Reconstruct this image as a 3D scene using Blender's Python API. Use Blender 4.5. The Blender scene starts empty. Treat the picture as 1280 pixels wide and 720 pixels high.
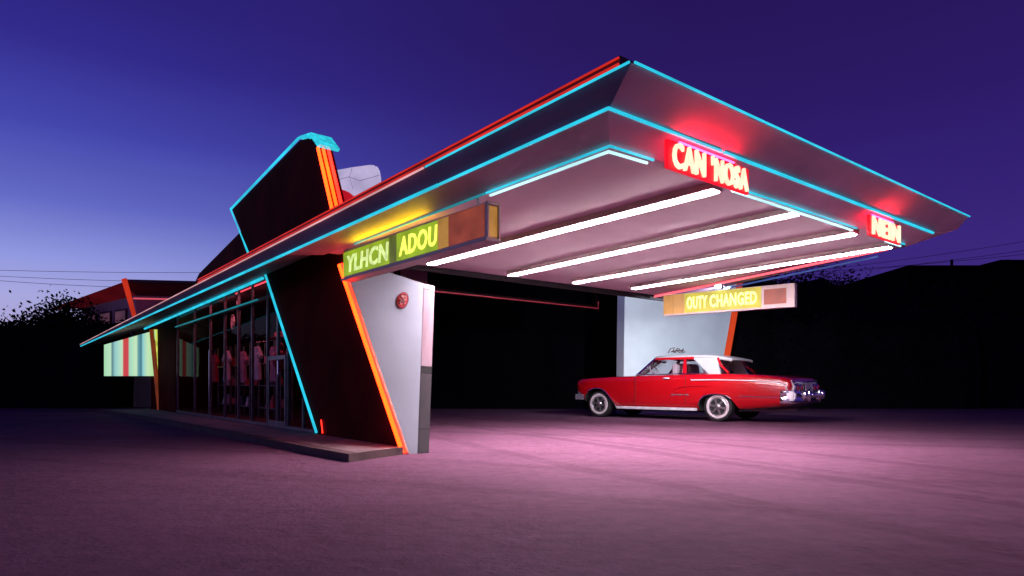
import bpy, bmesh, math, random
from mathutils import Vector, Matrix
R = math.radians
rnd = random.Random(7)
sc = bpy.context.scene
COL = sc.collection

# ------------------------------------------------------------------ frame of the site
LX, LY = -.626, .780          # backwards along the shop front
RX, RY = .780, .626           # to the right, along the canopy front
def W(u, v, z=0.0): return Vector((u*LX+v*RX, u*LY+v*RY, z))
LD = Vector((LX, LY, 0)); RD = Vector((RX, RY, 0)); UP = Vector((0, 0, 1))

def lin(c):
    return tuple(((x/255)/12.92 if x/255 <= .04045 else ((x/255+.055)/1.055)**2.4) for x in c)

# ------------------------------------------------------------------ materials
def nodes(name):
    m = bpy.data.materials.new(name); m.use_nodes = True
    nt = m.node_tree; b = nt.nodes['Principled BSDF']
    return m, nt, b
def mat(name, col, rough=.6, metal=0.0, var=.25, scale=6.0, bump=0.0, bscale=40.0, coat=0.0, spec=.5):
    m, nt, b = nodes(name)
    tc = nt.nodes.new('ShaderNodeTexCoord')
    n = nt.nodes.new('ShaderNodeTexNoise'); n.inputs['Scale'].default_value = scale; n.inputs['Detail'].default_value = 6
    nt.links.new(tc.outputs['Object'], n.inputs['Vector'])
    r = nt.nodes.new('ShaderNodeValToRGB')
    r.color_ramp.elements[0].position = .3; r.color_ramp.elements[1].position = .7
    r.color_ramp.elements[0].color = (*[c*(1-var) for c in col], 1)
    r.color_ramp.elements[1].color = (*[min(1, c*(1+var*.5)) for c in col], 1)
    nt.links.new(n.outputs['Fac'], r.inputs['Fac']); nt.links.new(r.outputs['Color'], b.inputs['Base Color'])
    b.inputs['Roughness'].default_value = rough; b.inputs['Metallic'].default_value = metal
    b.inputs['Coat Weight'].default_value = coat; b.inputs['Coat Roughness'].default_value = .06
    b.inputs['Specular IOR Level'].default_value = spec
    if bump:
        n2 = nt.nodes.new('ShaderNodeTexNoise'); n2.inputs['Scale'].default_value = bscale; n2.inputs['Detail'].default_value = 5
        nt.links.new(tc.outputs['Object'], n2.inputs['Vector'])
        bp = nt.nodes.new('ShaderNodeBump'); bp.inputs['Strength'].default_value = bump; bp.inputs['Distance'].default_value = .02
        nt.links.new(n2.outputs['Fac'], bp.inputs['Height']); nt.links.new(bp.outputs['Normal'], b.inputs['Normal'])
    return m
def emis(name, col, s, uneven=.12, scale=3.0):
    """glowing tube or lit plastic, slightly uneven along its length"""
    m, nt, b = nodes(name)
    tc = nt.nodes.new('ShaderNodeTexCoord')
    n = nt.nodes.new('ShaderNodeTexNoise'); n.inputs['Scale'].default_value = scale; n.inputs['Detail'].default_value = 3
    nt.links.new(tc.outputs['Object'], n.inputs['Vector'])
    mr = nt.nodes.new('ShaderNodeMapRange')
    mr.inputs['From Min'].default_value = .3; mr.inputs['From Max'].default_value = .7
    mr.inputs['To Min'].default_value = s*(1-uneven); mr.inputs['To Max'].default_value = s*(1+uneven)
    nt.links.new(n.outputs['Fac'], mr.inputs['Value'])
    b.inputs['Base Color'].default_value = (*[min(.6, c)*.3 for c in col], 1)
    b.inputs['Emission Color'].default_value = (*col, 1)
    nt.links.new(mr.outputs['Result'], b.inputs['Emission Strength'])
    return m

M = {}
M['ceiling'] = mat('painted_soffit', (.62, .45, .50), .7, var=.09, scale=1.3, bump=.04, bscale=5)
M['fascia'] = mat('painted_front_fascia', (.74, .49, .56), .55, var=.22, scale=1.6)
M['fascia_shade'] = mat('shaded_fascia', (.19, .085, .16), .5, var=.3, scale=1.2)  # fascia paint again, darker to carry the shade on the side
M['roof'] = mat('dark_roofing', (.012, .006, .010), .85, var=.4, bump=.3)
M['parapet'] = mat('red_parapet', (.16, .012, .012), .5, var=.4, scale=2)
M['dark_panel'] = mat('dark_panel', (.085, .0065, .006), .8, var=.45, scale=1.1, bump=.05, bscale=8, spec=.03)
M['white'] = mat('white_panel', (.215, .245, .285), .45, var=.10, scale=1.6, bump=.06, bscale=6)
M['post_pink'] = mat('pink_post', (.15, .07, .10), .5, var=.15, scale=2)
M['post_dark'] = mat('dark_post', (.011, .004, .010), .5, var=.5, scale=5, spec=.15)
M['orange_trim'] = mat('orange_trim', (.65, .10, .02), .4, var=.2)
M['cyan'] = emis('cyan_neon', (.026, .62, .83), .98, .25, 2.2)
M['cyan_hot'] = emis('cyan_white_neon', (.52, .95, 1.0), 1.25, .22, 1.6)
M['cyan_dim'] = emis('dim_cyan_neon', (.02, .40, .48), .55, .3, 2)
M['pale'] = emis('pale_pink_neon', (.85, .42, .45), .75, .35, 1.2)
M['red_tube'] = emis('red_neon', (.90, .03, .015), .62, .3, 1.5)
M['orange'] = emis('orange_neon', (1.0, .040, .003), 9.0, .15, 2)
M['red_orange'] = emis('red_orange_neon', (1.0, .014, .007), 8.0, .15, 2)
for k_, f_ in enumerate((132, 130, 112, 82)): M['strip%d' % k_] = emis('fluorescent_strip', (1.0, .82, .92), f_, .08, 1)
M['strip_pink'] = emis('pink_tube', (1.0, .12, .16), 1.5, .2, 1)
M['navy_tube'] = emis('navy_tube', (.06, .12, .42), .5, .35, 1)
M['cyan_cap'] = emis('cyan_cap', (.03, .62, .75), .95, .35, 14)
M['red_glow'] = emis('added_red_uplight', (1.0, .006, .03), 75.0, .1, 2)
M['letter_red'] = emis('cream_letter', (1.0, .80, .55), 1.25, .15, 8)
M['red_board'] = emis('red_lit_board', (.80, .004, .016), 1.3, .25, 4)
M['yellow_letter'] = emis('yellow_letter', (1.0, .95, .12), 1.35, .15, 12)
M['bright_letter'] = emis('bright_yellow_letter', (1.0, 1.0, .22), 1.7, .15, 12)
M['far_board'] = emis('yellow_glow_board', (.72, .62, .01), .42, .3, 3)
M['pale_letter'] = emis('pale_green_letter', (.78, .95, .35), .95, .3, 12)
M['green_board'] = emis('green_lit_board', (.42, .62, .012), .62, .3, 3)
M['dim_green'] = emis('dim_green_board', (.25, .30, .03), .40, .3, 3)
M['yellow_board'] = emis('yellow_lit_board', (.80, .62, .03), .75, .3, 5)
M['amber_board'] = emis('amber_lit_board', (.46, .22, .035), .80, .3, 3)
M['brown_board'] = emis('brown_lit_board', (.26, .045, .018), .95, .35, 4)
M['soffit_glow'] = emis('added_soffit_glow', (1.0, .66, .004), 16.0, .2, 2)
M['sign_box'] = mat('sign_box', (.62, .42, .38), .45, var=.2)
M['sign_edge'] = mat('cream_sign_edge', (.42, .33, .30), .4, var=.1)
M['chrome'] = mat('chrome', (.82, .80, .82), .12, 1.0, var=.08)
M['soft_chrome'] = mat('soft_chrome', (.85, .82, .85), .45, .5, var=.05)
M['rim_chrome'] = mat('rim_chrome', (.48, .42, .44), .28, .9, var=.2)
M['steel'] = mat('brushed_frame', (.30, .26, .29), .35, .8, var=.3)
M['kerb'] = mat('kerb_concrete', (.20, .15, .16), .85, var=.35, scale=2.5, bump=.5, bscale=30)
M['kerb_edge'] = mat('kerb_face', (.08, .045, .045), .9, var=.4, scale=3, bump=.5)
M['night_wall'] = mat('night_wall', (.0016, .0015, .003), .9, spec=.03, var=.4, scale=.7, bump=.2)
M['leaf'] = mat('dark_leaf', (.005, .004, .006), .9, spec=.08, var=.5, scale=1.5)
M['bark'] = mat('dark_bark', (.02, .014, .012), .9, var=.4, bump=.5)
M['wire'] = mat('wire', (.01, .01, .014), .8)
M['wood_red'] = mat('red_soffit_paint', (.42, .045, .06), .6, var=.3)
M['clap'] = mat('pink_clapboard', (.40, .22, .27), .7, var=.2, scale=3)
M['maroon'] = mat('maroon_fascia', (.10, .012, .03), .6, var=.3)
M['tyre'] = mat('tyre_rubber', (.012, .011, .012), .75, var=.3)
M['whitewall'] = mat('whitewall', (.62, .50, .52), .55, var=.15)
M['paint'] = mat('red_car_paint', (.42, .0022, .006), .24, 0, var=.06, scale=1.0, coat=1.0)
M['roof_white'] = mat('white_roof_paint', (.36, .31, .33), .28, var=.06, coat=.5)
M['black'] = mat('black_liner', (.006, .005, .006), .9, var=.2)
M['seat'] = mat('seat_vinyl', (.45, .33, .36), .5, var=.2)
M['tail'] = mat('tail_lens', (.45, .01, .01), .15, var=.2)
M['lens'] = mat('lamp_lens', (.75, .75, .8), .08, var=.1)
M['cloth_red'] = mat('red_cloth', (.50, .02, .035), .7, var=.3)
M['cloth_pink'] = mat('pink_cloth', (.50, .20, .28), .7, var=.4)
M['cloth_dark'] = mat('navy_cloth', (.04, .035, .07), .8, var=.4)
M['cloth_white'] = mat('pale_cloth', (.60, .52, .56), .7, var=.25)
M['shop_floor'] = mat('red_brown_floor', (.10, .03, .03), .4, var=.3)
M['shop_wall'] = mat('plum_wall', (.10, .03, .045), .8, var=.4)
M['shop_tube'] = emis('shop_pink_tube', (1.0, .05, .08), 2.2, .1, 1)
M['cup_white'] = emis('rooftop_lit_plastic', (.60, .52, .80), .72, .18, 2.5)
M['ball_red'] = emis('rooftop_red_plastic', (.75, .010, .022), .55, .25, 1.5)
M['emblem_red'] = mat('emblem_red', (.30, .015, .02), .4)
M['emblem_dark'] = mat('emblem_dark', (.10, .01, .015), .4)
M['emblem_pale'] = mat('emblem_pale', (.45, .13, .11), .4)

def glass_mat():
    m = bpy.data.materials.new('window_glass'); m.use_nodes = True
    nt = m.node_tree; nt.nodes.clear()
    o = nt.nodes.new('ShaderNodeOutputMaterial'); mx = nt.nodes.new('ShaderNodeMixShader')
    t = nt.nodes.new('ShaderNodeBsdfTransparent'); g = nt.nodes.new('ShaderNodeBsdfGlossy')
    t.inputs['Color'].default_value = (.82, .80, .83, 1); g.inputs['Roughness'].default_value = .03
    fr = nt.nodes.new('ShaderNodeFresnel'); fr.inputs['IOR'].default_value = 1.05
    nz = nt.nodes.new('ShaderNodeTexNoise'); nz.inputs['Scale'].default_value = 1.5
    bp = nt.nodes.new('ShaderNodeBump'); bp.inputs['Strength'].default_value = .04
    nt.links.new(nz.outputs['Fac'], bp.inputs['Height']); nt.links.new(bp.outputs['Normal'], g.inputs['Normal'])
    nt.links.new(fr.outputs['Fac'], mx.inputs[0]); nt.links.new(t.outputs[0], mx.inputs[1]); nt.links.new(g.outputs[0], mx.inputs[2])
    nt.links.new(mx.outputs[0], o.inputs['Surface'])
    return m
M['glass'] = glass_mat()

def ground_mat():
    m, nt, b = nodes('lot_surface')
    tc = nt.nodes.new('ShaderNodeTexCoord')
    def noise(s, d=6, vec=None, ro=.55):
        n = nt.nodes.new('ShaderNodeTexNoise'); n.inputs['Scale'].default_value = s; n.inputs['Detail'].default_value = d
        n.inputs['Roughness'].default_value = ro
        nt.links.new(vec or tc.outputs['Object'], n.inputs['Vector']); return n.outputs['Fac']
    def math_(op, a, bb):
        n = nt.nodes.new('ShaderNodeMath'); n.operation = op
        for i, x in enumerate((a, bb)):
            if isinstance(x, (int, float)): n.inputs[i].default_value = x
            else: nt.links.new(x, n.inputs[i])
        return n.outputs[0]
    # faint wheel tracks: a stretched, rotated wave crossed with noise
    mp = nt.nodes.new('ShaderNodeMapping'); mp.inputs['Rotation'].default_value = (0, 0, R(28)); mp.inputs['Scale'].default_value = (.10, 1.0, 1)
    nt.links.new(tc.outputs['Object'], mp.inputs['Vector'])
    tr = noise(1.9, 5, mp.outputs[0])
    mp2 = nt.nodes.new('ShaderNodeMapping'); mp2.inputs['Rotation'].default_value = (0, 0, R(-8)); mp2.inputs['Scale'].default_value = (.14, 1.0, 1)
    nt.links.new(tc.outputs['Object'], mp2.inputs['Vector'])
    tr2 = noise(2.6, 4, mp2.outputs[0])
    mid = noise(.55, 8); fine = noise(34, 4); grain = noise(7, 8, None, .65)
    xyz = nt.nodes.new('ShaderNodeSeparateXYZ'); nt.links.new(tc.outputs['Object'], xyz.inputs[0])
    wob = noise(.22, 3)
    def tracks(a, b, lo, hi, bands, amp):
        q = math_('ADD', math_('MULTIPLY', xyz.outputs[0], a), math_('MULTIPLY', xyz.outputs[1], b))
        q = math_('ADD', q, math_('MULTIPLY', wob, amp))
        q = math_('ADD', q, math_('MULTIPLY', grain, .10))
        m_ = nt.nodes.new('ShaderNodeMapRange'); m_.inputs['From Min'].default_value = lo; m_.inputs['From Max'].default_value = hi
        nt.links.new(q, m_.inputs['Value'])
        rr_ = nt.nodes.new('ShaderNodeValToRGB'); cr = rr_.color_ramp; st_ = [(0, 1)]
        for c_, w_, d_ in bands:
            c_ = (c_-lo)/(hi-lo); w_ = w_/(hi-lo); st_ += [(c_-w_, 1), (c_-w_*.5, 1-d_), (c_+w_*.5, 1-d_), (c_+w_, 1)]
        st_.append((1, 1))
        while len(cr.elements) < len(st_): cr.elements.new(.5)
        for e_, (p_, v_) in zip(cr.elements, sorted(st_)): e_.position = p_; e_.color = (v_, v_, v_, 1)
        nt.links.new(m_.outputs[0], rr_.inputs['Fac']); return rr_.outputs['Color']
    t1 = tracks(.88, .47, 3, 9.5, ((4.2, .16, .30), (5.75, .16, .40), (6.1, .10, .25), (7.3, .15, .35)), .8)
    t2 = tracks(.35, .94, 4, 16, ((5.6, .2, .22), (7.3, .2, .25), (11.2, .22, .3), (12.9, .22, .28)), 1.6)
    trk = math_('MULTIPLY', t1, t2)
    s = math_('ADD', math_('MULTIPLY', mid, .40), math_('MULTIPLY', tr, .18))
    s = math_('ADD', s, math_('MULTIPLY', grain, .42))
    s = math_('SUBTRACT', s, math_('MULTIPLY', math_('SUBTRACT', 1.0, trk), .30))
    r = nt.nodes.new('ShaderNodeValToRGB')
    r.color_ramp.elements[0].position = .36; r.color_ramp.elements[1].position = .66
    r.color_ramp.elements[0].color = (.120, .050, .086, 1); r.color_ramp.elements[1].color = (.205, .096, .155, 1)
    nt.links.new(s, r.inputs['Fac']); nt.links.new(r.outputs['Color'], b.inputs['Base Color'])
    hgt = math_('ADD', math_('MULTIPLY', grain, 1.3), math_('MULTIPLY', fine, .38))
    hgt = math_('ADD', hgt, math_('MULTIPLY', noise(2.2, 6), .9))
    hgt = math_('ADD', hgt, math_('MULTIPLY', trk, .9))
    hgt = math_('ADD', hgt, math_('MULTIPLY', tr2, .5))
    bp = nt.nodes.new('ShaderNodeBump'); bp.inputs['Strength'].default_value = .34; bp.inputs['Distance'].default_value = .05
    nt.links.new(hgt, bp.inputs['Height']); nt.links.new(bp.outputs['Normal'], b.inputs['Normal'])
    b.inputs['Roughness'].default_value = .85; b.inputs['Specular IOR Level'].default_value = .04
    return m
M['ground'] = ground_mat()

def stripe_mat():
    """vertical backlit colour stripes of the lit panel"""
    m, nt, b = nodes('striped_lit_panel')
    tc = nt.nodes.new('ShaderNodeTexCoord'); sp = nt.nodes.new('ShaderNodeSeparateXYZ')
    nt.links.new(tc.outputs['Generated'], sp.inputs[0])
    r = nt.nodes.new('ShaderNodeValToRGB'); cr = r.color_ramp; cr.interpolation = 'LINEAR'
    stops = [(0, (.46, .85, .48)), (.13, (.60, .95, .62)), (.16, (.10, .25, .25)), (.22, (.36, .72, .70)), (.36, (.62, .95, .60)),
             (.385, (.75, .06, .05)), (.475, (.75, .06, .05)), (.50, (.40, .85, .60)), (.64, (.72, .98, .60)), (.67, (.16, .45, .44)),
             (.71, (.10, .30, .34)), (.735, (.05, .20, .28)), (.76, (.30, .72, .72)), (.86, (.66, .95, .55)), (1, (.50, .88, .34))]
    while len(cr.elements) < len(stops): cr.elements.new(.5)
    for e, (p, c) in zip(cr.elements, stops): e.position = p; e.color = (*c, 1)
    nt.links.new(sp.outputs[0], r.inputs['Fac'])
    b.inputs['Base Color'].default_value = (.3, .4, .3, 1)
    nt.links.new(r.outputs['Color'], b.inputs['Emission Color']); b.inputs['Emission Strength'].default_value = .80
    return m
M['stripes'] = stripe_mat()

# ------------------------------------------------------------------ mesh helpers
def BM(): return bmesh.new()
def face(bm, pts):
    return bm.faces.new([bm.verts.new(Vector(p)) for p in pts])
def prism(bm, pts, off):
    """closed polygon pts extruded by vector off"""
    off = Vector(off); n = len(pts)
    a = [bm.verts.new(Vector(p)) for p in pts]; b = [bm.verts.new(Vector(p)+off) for p in pts]
    bm.faces.new(a); bm.faces.new(b[::-1])
    for i in range(n):
        j = (i+1) % n; bm.faces.new((a[j], a[i], b[i], b[j]))
def loft(bm, rings, closed=True, cap=True):
    vs = [[bm.verts.new(Vector(p)) for p in r] for r in rings]
    n = len(vs[0])
    for a, b in zip(vs, vs[1:]):
        for i in range(n if closed else n-1):
            j = (i+1) % n; bm.faces.new((a[i], a[j], b[j], b[i]))
    if cap and closed:
        bm.faces.new(vs[0][::-1]); bm.faces.new(vs[-1])
def box(bm, o, dx, dy, dz):
    """box from corner o along three vectors"""
    o, dx, dy, dz = map(Vector, (o, dx, dy, dz))
    prism(bm, [o, o+dx, o+dx+dy, o+dy], dz)
def cbox(bm, c, s, rot=0):
    m = Matrix.Rotation(rot, 3, 'Z'); c = Vector(c)
    dx, dy, dz = m@Vector((s[0], 0, 0)), m@Vector((0, s[1], 0)), Vector((0, 0, s[2]))
    box(bm, c-(dx+dy+dz)/2, dx, dy, dz)
def tube(bm, pts, r, n=8, taper=None):
    pts = [Vector(p) for p in pts]; rings = []
    for i, p in enumerate(pts):
        d = (pts[min(i+1, len(pts)-1)]-pts[max(i-1, 0)]).normalized()
        a = d.cross(UP) if abs(d.z) < .95 else d.cross(Vector((1, 0, 0)))
        a.normalize(); b = d.cross(a)
        rr = r if taper is None else r+(taper-r)*i/(len(pts)-1)
        rings.append([p+a*rr*math.cos(2*math.pi*k/n)+b*rr*math.sin(2*math.pi*k/n) for k in range(n)])
    loft(bm, rings)
def lathe(bm, prof, c, axis='y', n=32):
    """profile (radius, along) turned about an axis through c"""
    c = Vector(c); rings = []
    for r, t in prof:
        ring = []
        for k in range(n):
            a = 2*math.pi*k/n
            if axis == 'y': ring.append(c+Vector((r*math.cos(a), t, r*math.sin(a))))
            else: ring.append(c+Vector((r*math.cos(a), r*math.sin(a), t)))
        rings.append(ring)
    loft(bm, rings)
def ellipsoid(bm, c, s, seg=20, ring=12):
    bmesh.ops.create_uvsphere(bm, u_segments=seg, v_segments=ring, radius=1,
        matrix=Matrix.Translation(Vector(c)) @ Matrix.Diagonal((*s, 1)))

ORG = {}
def origin(o): return ORG.get(o.name, Vector((0, 0, 0)))
def obj(name, bm, m, parent=None, smooth=False, bevel=0.0, local=False, loc=None):
    """bmesh in world coordinates -> one object whose vertices are relative to its thing's base"""
    bmesh.ops.recalc_face_normals(bm, faces=bm.faces)
    if bevel:
        bmesh.ops.bevel(bm, geom=[e for e in bm.edges if len(e.link_faces) == 2 and e.calc_face_angle(0) > .5], offset=bevel, segments=2, affect='EDGES', clamp_overlap=True)
    base = Vector(loc) if loc is not None else (origin(parent) if parent is not None else Vector((0, 0, 0)))
    if not local: bmesh.ops.translate(bm, verts=bm.verts, vec=-base)
    me = bpy.data.meshes.new(name); bm.to_mesh(me); bm.free()
    for mm in (m if isinstance(m, (list, tuple)) else [m]): me.materials.append(mm)
    if smooth:
        for p in me.polygons: p.use_smooth = True
    o = bpy.data.objects.new(name, me); COL.objects.link(o)
    if parent is not None: o.parent = parent; ORG[o.name] = base
    else: o.location = base; ORG[o.name] = base
    return o
def thing(name, label, cat, loc=(0, 0, 0), rotz=0, group=None):
    o = bpy.data.objects.new(name, None); COL.objects.link(o); o.empty_display_size = .2
    o.location = loc; o.rotation_euler = (0, 0, rotz); ORG[o.name] = Vector(loc)
    o['label'] = label; o['category'] = cat
    if group: o['group'] = group
    return o
def tag(o, label, cat, group=None):
    o['label'] = label; o['category'] = cat
    if group: o['group'] = group
    return o
def struct(name, bm, m):
    o = obj(name, bm, m); o['kind'] = 'structure'; return o
def smooth_angle(o, a=35):
    me = o.data
    bm = bmesh.new(); bm.from_mesh(me)
    for e in bm.edges: e.smooth = e.calc_face_angle(3.2) < R(a)
    for f in bm.faces: f.smooth = True
    bm.to_mesh(me); bm.free()
def text_bm(s, size, bold=0.0, ext=.01, space=1.0, narrow=1.0):
    cu = bpy.data.curves.new('t', 'FONT'); cu.body = s; cu.size = size; cu.offset = bold; cu.extrude = ext
    cu.space_character = space; cu.resolution_u = 3
    t = bpy.data.objects.new('t', cu); COL.objects.link(t)
    dg = bpy.context.evaluated_depsgraph_get()
    me = bpy.data.meshes.new_from_object(t.evaluated_get(dg))
    bpy.data.objects.remove(t); bpy.data.curves.remove(cu)
    bm = BM(); bm.from_mesh(me); bpy.data.meshes.remove(me)
    bmesh.ops.scale(bm, vec=(narrow, 1, 1), verts=bm.verts)
    return bm
def letters(name, s, org, xd, nd, width, height, m, parent, bold=.012, ext=.012, slant=0.0):
    """lettering fitted in a box width x height on a plane, lower left corner at org"""
    bm = text_bm(s, 1.0, bold/height, ext, 1.08)
    xs = [v.co.x for v in bm.verts]; ys = [v.co.y for v in bm.verts]
    x0, x1, y0, y1 = min(xs), max(xs), min(ys), max(ys)
    xd = Vector(xd).normalized(); nd = Vector(nd).normalized(); org = Vector(org)
    for v in bm.verts:
        a = (v.co.x-x0)/(x1-x0)*width; b = (v.co.y-y0)/(y1-y0)*height
        v.co = org+xd*(a+slant*b)+UP*b+nd*v.co.z
    return obj(name, bm, m, parent)

# ------------------------------------------------------------------ ground and pavement
bm = BM(); g = 60
for i in range(g+1):
    for j in range(g+1): bm.verts.new((-300+600*i/g, -60+600*j/g, 0))
bm.verts.ensure_lookup_table()
for i in range(g):
    for j in range(g):
        k = i*(g+1)+j; bm.faces.new([bm.verts[k], bm.verts[k+g+1], bm.verts[k+g+2], bm.verts[k+1]])
struct('ground', bm, M['ground'])
bm = BM()
prism(bm, [W(6.62, 3.05), W(6.93, 3.88), W(7.25, 3.96), W(9.3, 5.6), W(23.2, 8.5), W(23.2, 2.6)], (0, 0, .072))
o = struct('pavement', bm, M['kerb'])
bm = BM()
kp = [W(23.2, 2.575), W(6.60, 3.025), W(6.925, 3.875)]
ki = [W(23.2, 2.72), W(6.70, 3.17), W(6.96, 3.875)]
prism(bm, kp+ki[::-1], (0, 0, .09))
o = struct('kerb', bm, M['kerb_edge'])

# ------------------------------------------------------------------ canopy
can = thing('service_canopy', 'large wedge shaped drive-in canopy outlined in cyan tubes with white light strips beneath', 'canopy', W(6, 6.5))
A, AR = W(2.86, 3.31, 2.98), W(2.81, 9.71, 2.98)
B, BR = W(3.14, 3.39, 2.78), W(3.12, 9.49, 2.78)
Cc, CR = W(3.43, 3.72, 2.70), W(3.43, 9.36, 2.70)
T, T2 = W(28.0, 2.40, 2.20), W(27.7, 2.45, 2.165)
AB = W(8.95, 11.55, 2.98)
def lerp(a, b, t): return a+(b-a)*t
def onB(u): return lerp(B, T2, (u-3.14)/(27.7-3.14))
def onA(u): return lerp(A, T, (u-2.86)/(28-2.86))
bm = BM(); face(bm, [A, AR, BR, B]); face(bm, [B, BR, CR, Cc])
face(bm, [AR, W(2.95, 9.78, 2.86), BR]); face(bm, [BR, W(2.95, 9.78, 2.86), W(3.5, 9.62, 2.70), CR])
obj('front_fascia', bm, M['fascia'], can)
bm = BM()
us = [2.86+(28-2.86)*k/12 for k in range(13)]; ub = [3.14+(27.7-3.14)*k/12 for k in range(13)]
for k in range(12): face(bm, [onA(us[k]), onA(us[k+1]), onB(ub[k+1]), onB(ub[k])])
obj('side_fascia', bm, M['fascia_shade'], can)
bm = BM()
def head(u): return W(u, 3.94, 2.90-.012*(u-9)) if u < 26 else W(27.6, 2.9, 2.2)
sd = [3.14, 3.6, 5, 6.5, 8, 8.95]
def inn(u): return Cc if u < 3.2 else W(u, 3.72, 2.70)
for a, b in zip(sd, sd[1:]): face(bm, [onB(a), onB(b), inn(b), inn(a)])
sd = [8.95, 11, 13, 16, 19, 22, 25.5, 27.6]
for a, b in zip(sd, sd[1:]): face(bm, [onB(a), onB(b), head(b), head(a)])
face(bm, [onB(8.95), W(8.95, 3.72, 2.70), head(8.95)])
obj('eave_soffit', bm, mat('eave_paint', (.40, .30, .34), .55, var=.2, scale=1.5), can)
bm = BM()
NV = 8
for k in range(NV):
    a0, a1 = k/NV, (k+1)/NV
    f0, f1 = lerp(W(3.46, 3.74, 2.73), W(3.46, 9.40, 2.73), a0), lerp(W(3.46, 3.74, 2.73), W(3.46, 9.40, 2.73), a1)
    b0, b1 = lerp(W(8.93, 3.74, 2.73), W(8.80, 11.0, 2.73), a0), lerp(W(8.93, 3.74, 2.73), W(8.80, 11.0, 2.73), a1)
    face(bm, [f0, f1, b1, b0])
obj('ceiling_panel', bm, M['ceiling'], can)
bm = BM()   # step between the lower band and the ceiling panel
for p, q in ((Cc, CR), (Cc, W(8.93, 3.72, 2.70))): face(bm, [p, q, q+Vector((0, 0, .06)), p+Vector((0, 0, .06))])
obj('ceiling_frame', bm, M['ceiling'], can)
bm = BM()   # right eave: a dark strip outside the ceiling panel
face(bm, [W(3.5, 9.40, 2.715), W(3.5, 9.62, 2.70), W(8.95, 11.5, 2.70), W(8.82, 11.0, 2.715)])
face(bm, [W(3.5, 9.62, 2.70), W(2.95, 9.78, 2.86), W(8.95, 11.5, 2.86), W(8.95, 11.5, 2.70)])
face(bm, [W(2.95, 9.78, 2.86), AR, AB, W(8.95, 11.5, 2.86)])
obj('right_eave', bm, M['fascia_shade'], can)
bm = BM()   # roof
ar = [onA(2.86+.0), AR, AB, W(8.95, 5.4, 2.98)]
face(bm, [onA(2.86), AR, AB, W(8.95, 4.0, 3.02)]); face(bm, [onA(2.86), W(8.95, 4.0, 3.02), onA(8.95)])
bm.faces.ensure_lookup_table()
for a, b in ((8.95, 13), (13, 18), (18, 23), (23, 28)):
    wa, wb = 5.4+(a-8.95)*.2, (5.4+(b-8.95)*.2 if b < 28 else 2.6)
    ra = W(a, 4.0, 3.02-.012*(a-9)); rb2 = W(b, 4.0, 3.02-.012*(b-9)) if b < 28 else W(27.7, 2.9, 2.28)
    face(bm, [onA(a), ra, rb2, onA(b)]); face(bm, [ra, W(a, wa, 3.04), W(b, wb, 3.04) if b < 28 else W(27.7, 4.2, 2.9), rb2])
obj('roof_deck', bm, M['roof'], can)
bm = BM()   # rear fascia and the dropped beam under it
box(bm, W(8.96, 3.96, 2.66), W(0, 7.5, 0), W(.06, 0, 0), (0, 0, .31))
obj('rear_fascia', bm, M['roof'], can)
bm = BM()
box(bm, W(9.05, 4.9, 2.345), W(0, 4.56, 0), W(.10, 0, 0), (0, 0, .07)); box(bm, W(9.055, 9.38, 2.41), W(0, .07, 0), W(.09, 0, 0), (0, 0, .26)); box(bm, W(9.055, 4.95, 2.41), W(0, .07, 0), W(.09, 0, 0), (0, 0, .26))
bb = obj('dropped_beam', bm, mat('beam_paint', (.0025, .0006, .0012), .8, spec=.02), can)
bm = BM()
tube(bm, [W(9.03, 5.0, 2.36), W(9.03, 9.46, 2.36), W(9.03, 9.46, 2.50)], .011)
obj('trim_strip', bm, emis('dim_red_trim', (.40, .02, .05), .09, .5, 1.3), bb)
bm = BM()   # red parapet with its tubes
P0, P1 = onA(3.0)+RD*.05+UP*.004, onA(13)+RD*.05+UP*.004
prism(bm, [P0, P1, P1+Vector((0, 0, .13)), P0+Vector((0, 0, .12))], W(0, .25, 0))
pp = obj('red_parapet', bm, M['parapet'], can)
for h, r in ((.055, .010), (.10, .008)):
    bm = BM(); tube(bm, [P0+Vector((0, 0, h))-RD*.013, P1+Vector((0, 0, h+.01))-RD*.013], r); obj('neon_tube', bm, M['red_tube'], pp)
def neon(pts, r, m, parent=can, name='neon_tube'):
    bm = BM(); tube(bm, pts, r); return obj(name, bm, M[m], parent, smooth=True)
def neon_run(pts, r, m, seglen, gap=.022):
    """a long neon line made of glass lengths with small dark gaps between them"""
    for p, q in zip(pts, pts[1:]):
        L = (q-p).length; n = max(1, round(L/seglen)); d = (q-p).normalized()
        for k in range(n):
            neon([p+d*(L*k/n+gap*.5), p+d*(L*(k+1)/n-gap*.5)], r*(.92+.16*rnd.random()), m)
neon_run([A-LD*.02, AR-LD*.02], .0095, 'cyan', 1.6)
neon([A-RD*.02, onA(5.3)-RD*.02], .009, 'cyan')
neon_run([onA(5.32)-RD*.02, onA(27.9)-RD*.02], .010, 'pale', 4.5)
neon_run([onB(27.6)-RD*.022, onB(5.2)-RD*.022], .018, 'cyan', 3.7)
neon([onB(5.18)-RD*.022, B-RD*.022-LD*.022, lerp(B, BR, .22)-LD*.022], .014, 'cyan')
neon_run([lerp(B, BR, .224)-LD*.022, lerp(B, BR, .985)-LD*.022], .015, 'cyan', 2.4)
dn = Vector((0, 0, -.02))
neon([W(5.0, 3.70, 2.68), Cc+dn-LD*.01-RD*.01, W(3.41, 4.22, 2.68)], .012, 'cyan')
neon([W(5.0, 3.745, 2.665), Cc+W(.05, .04, -.035), W(3.46, 4.20, 2.665)], .013, 'cyan_hot')
neon([W(7.9, 3.70, 2.68), W(5.02, 3.70, 2.68)], .012, 'cyan_dim')
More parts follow.
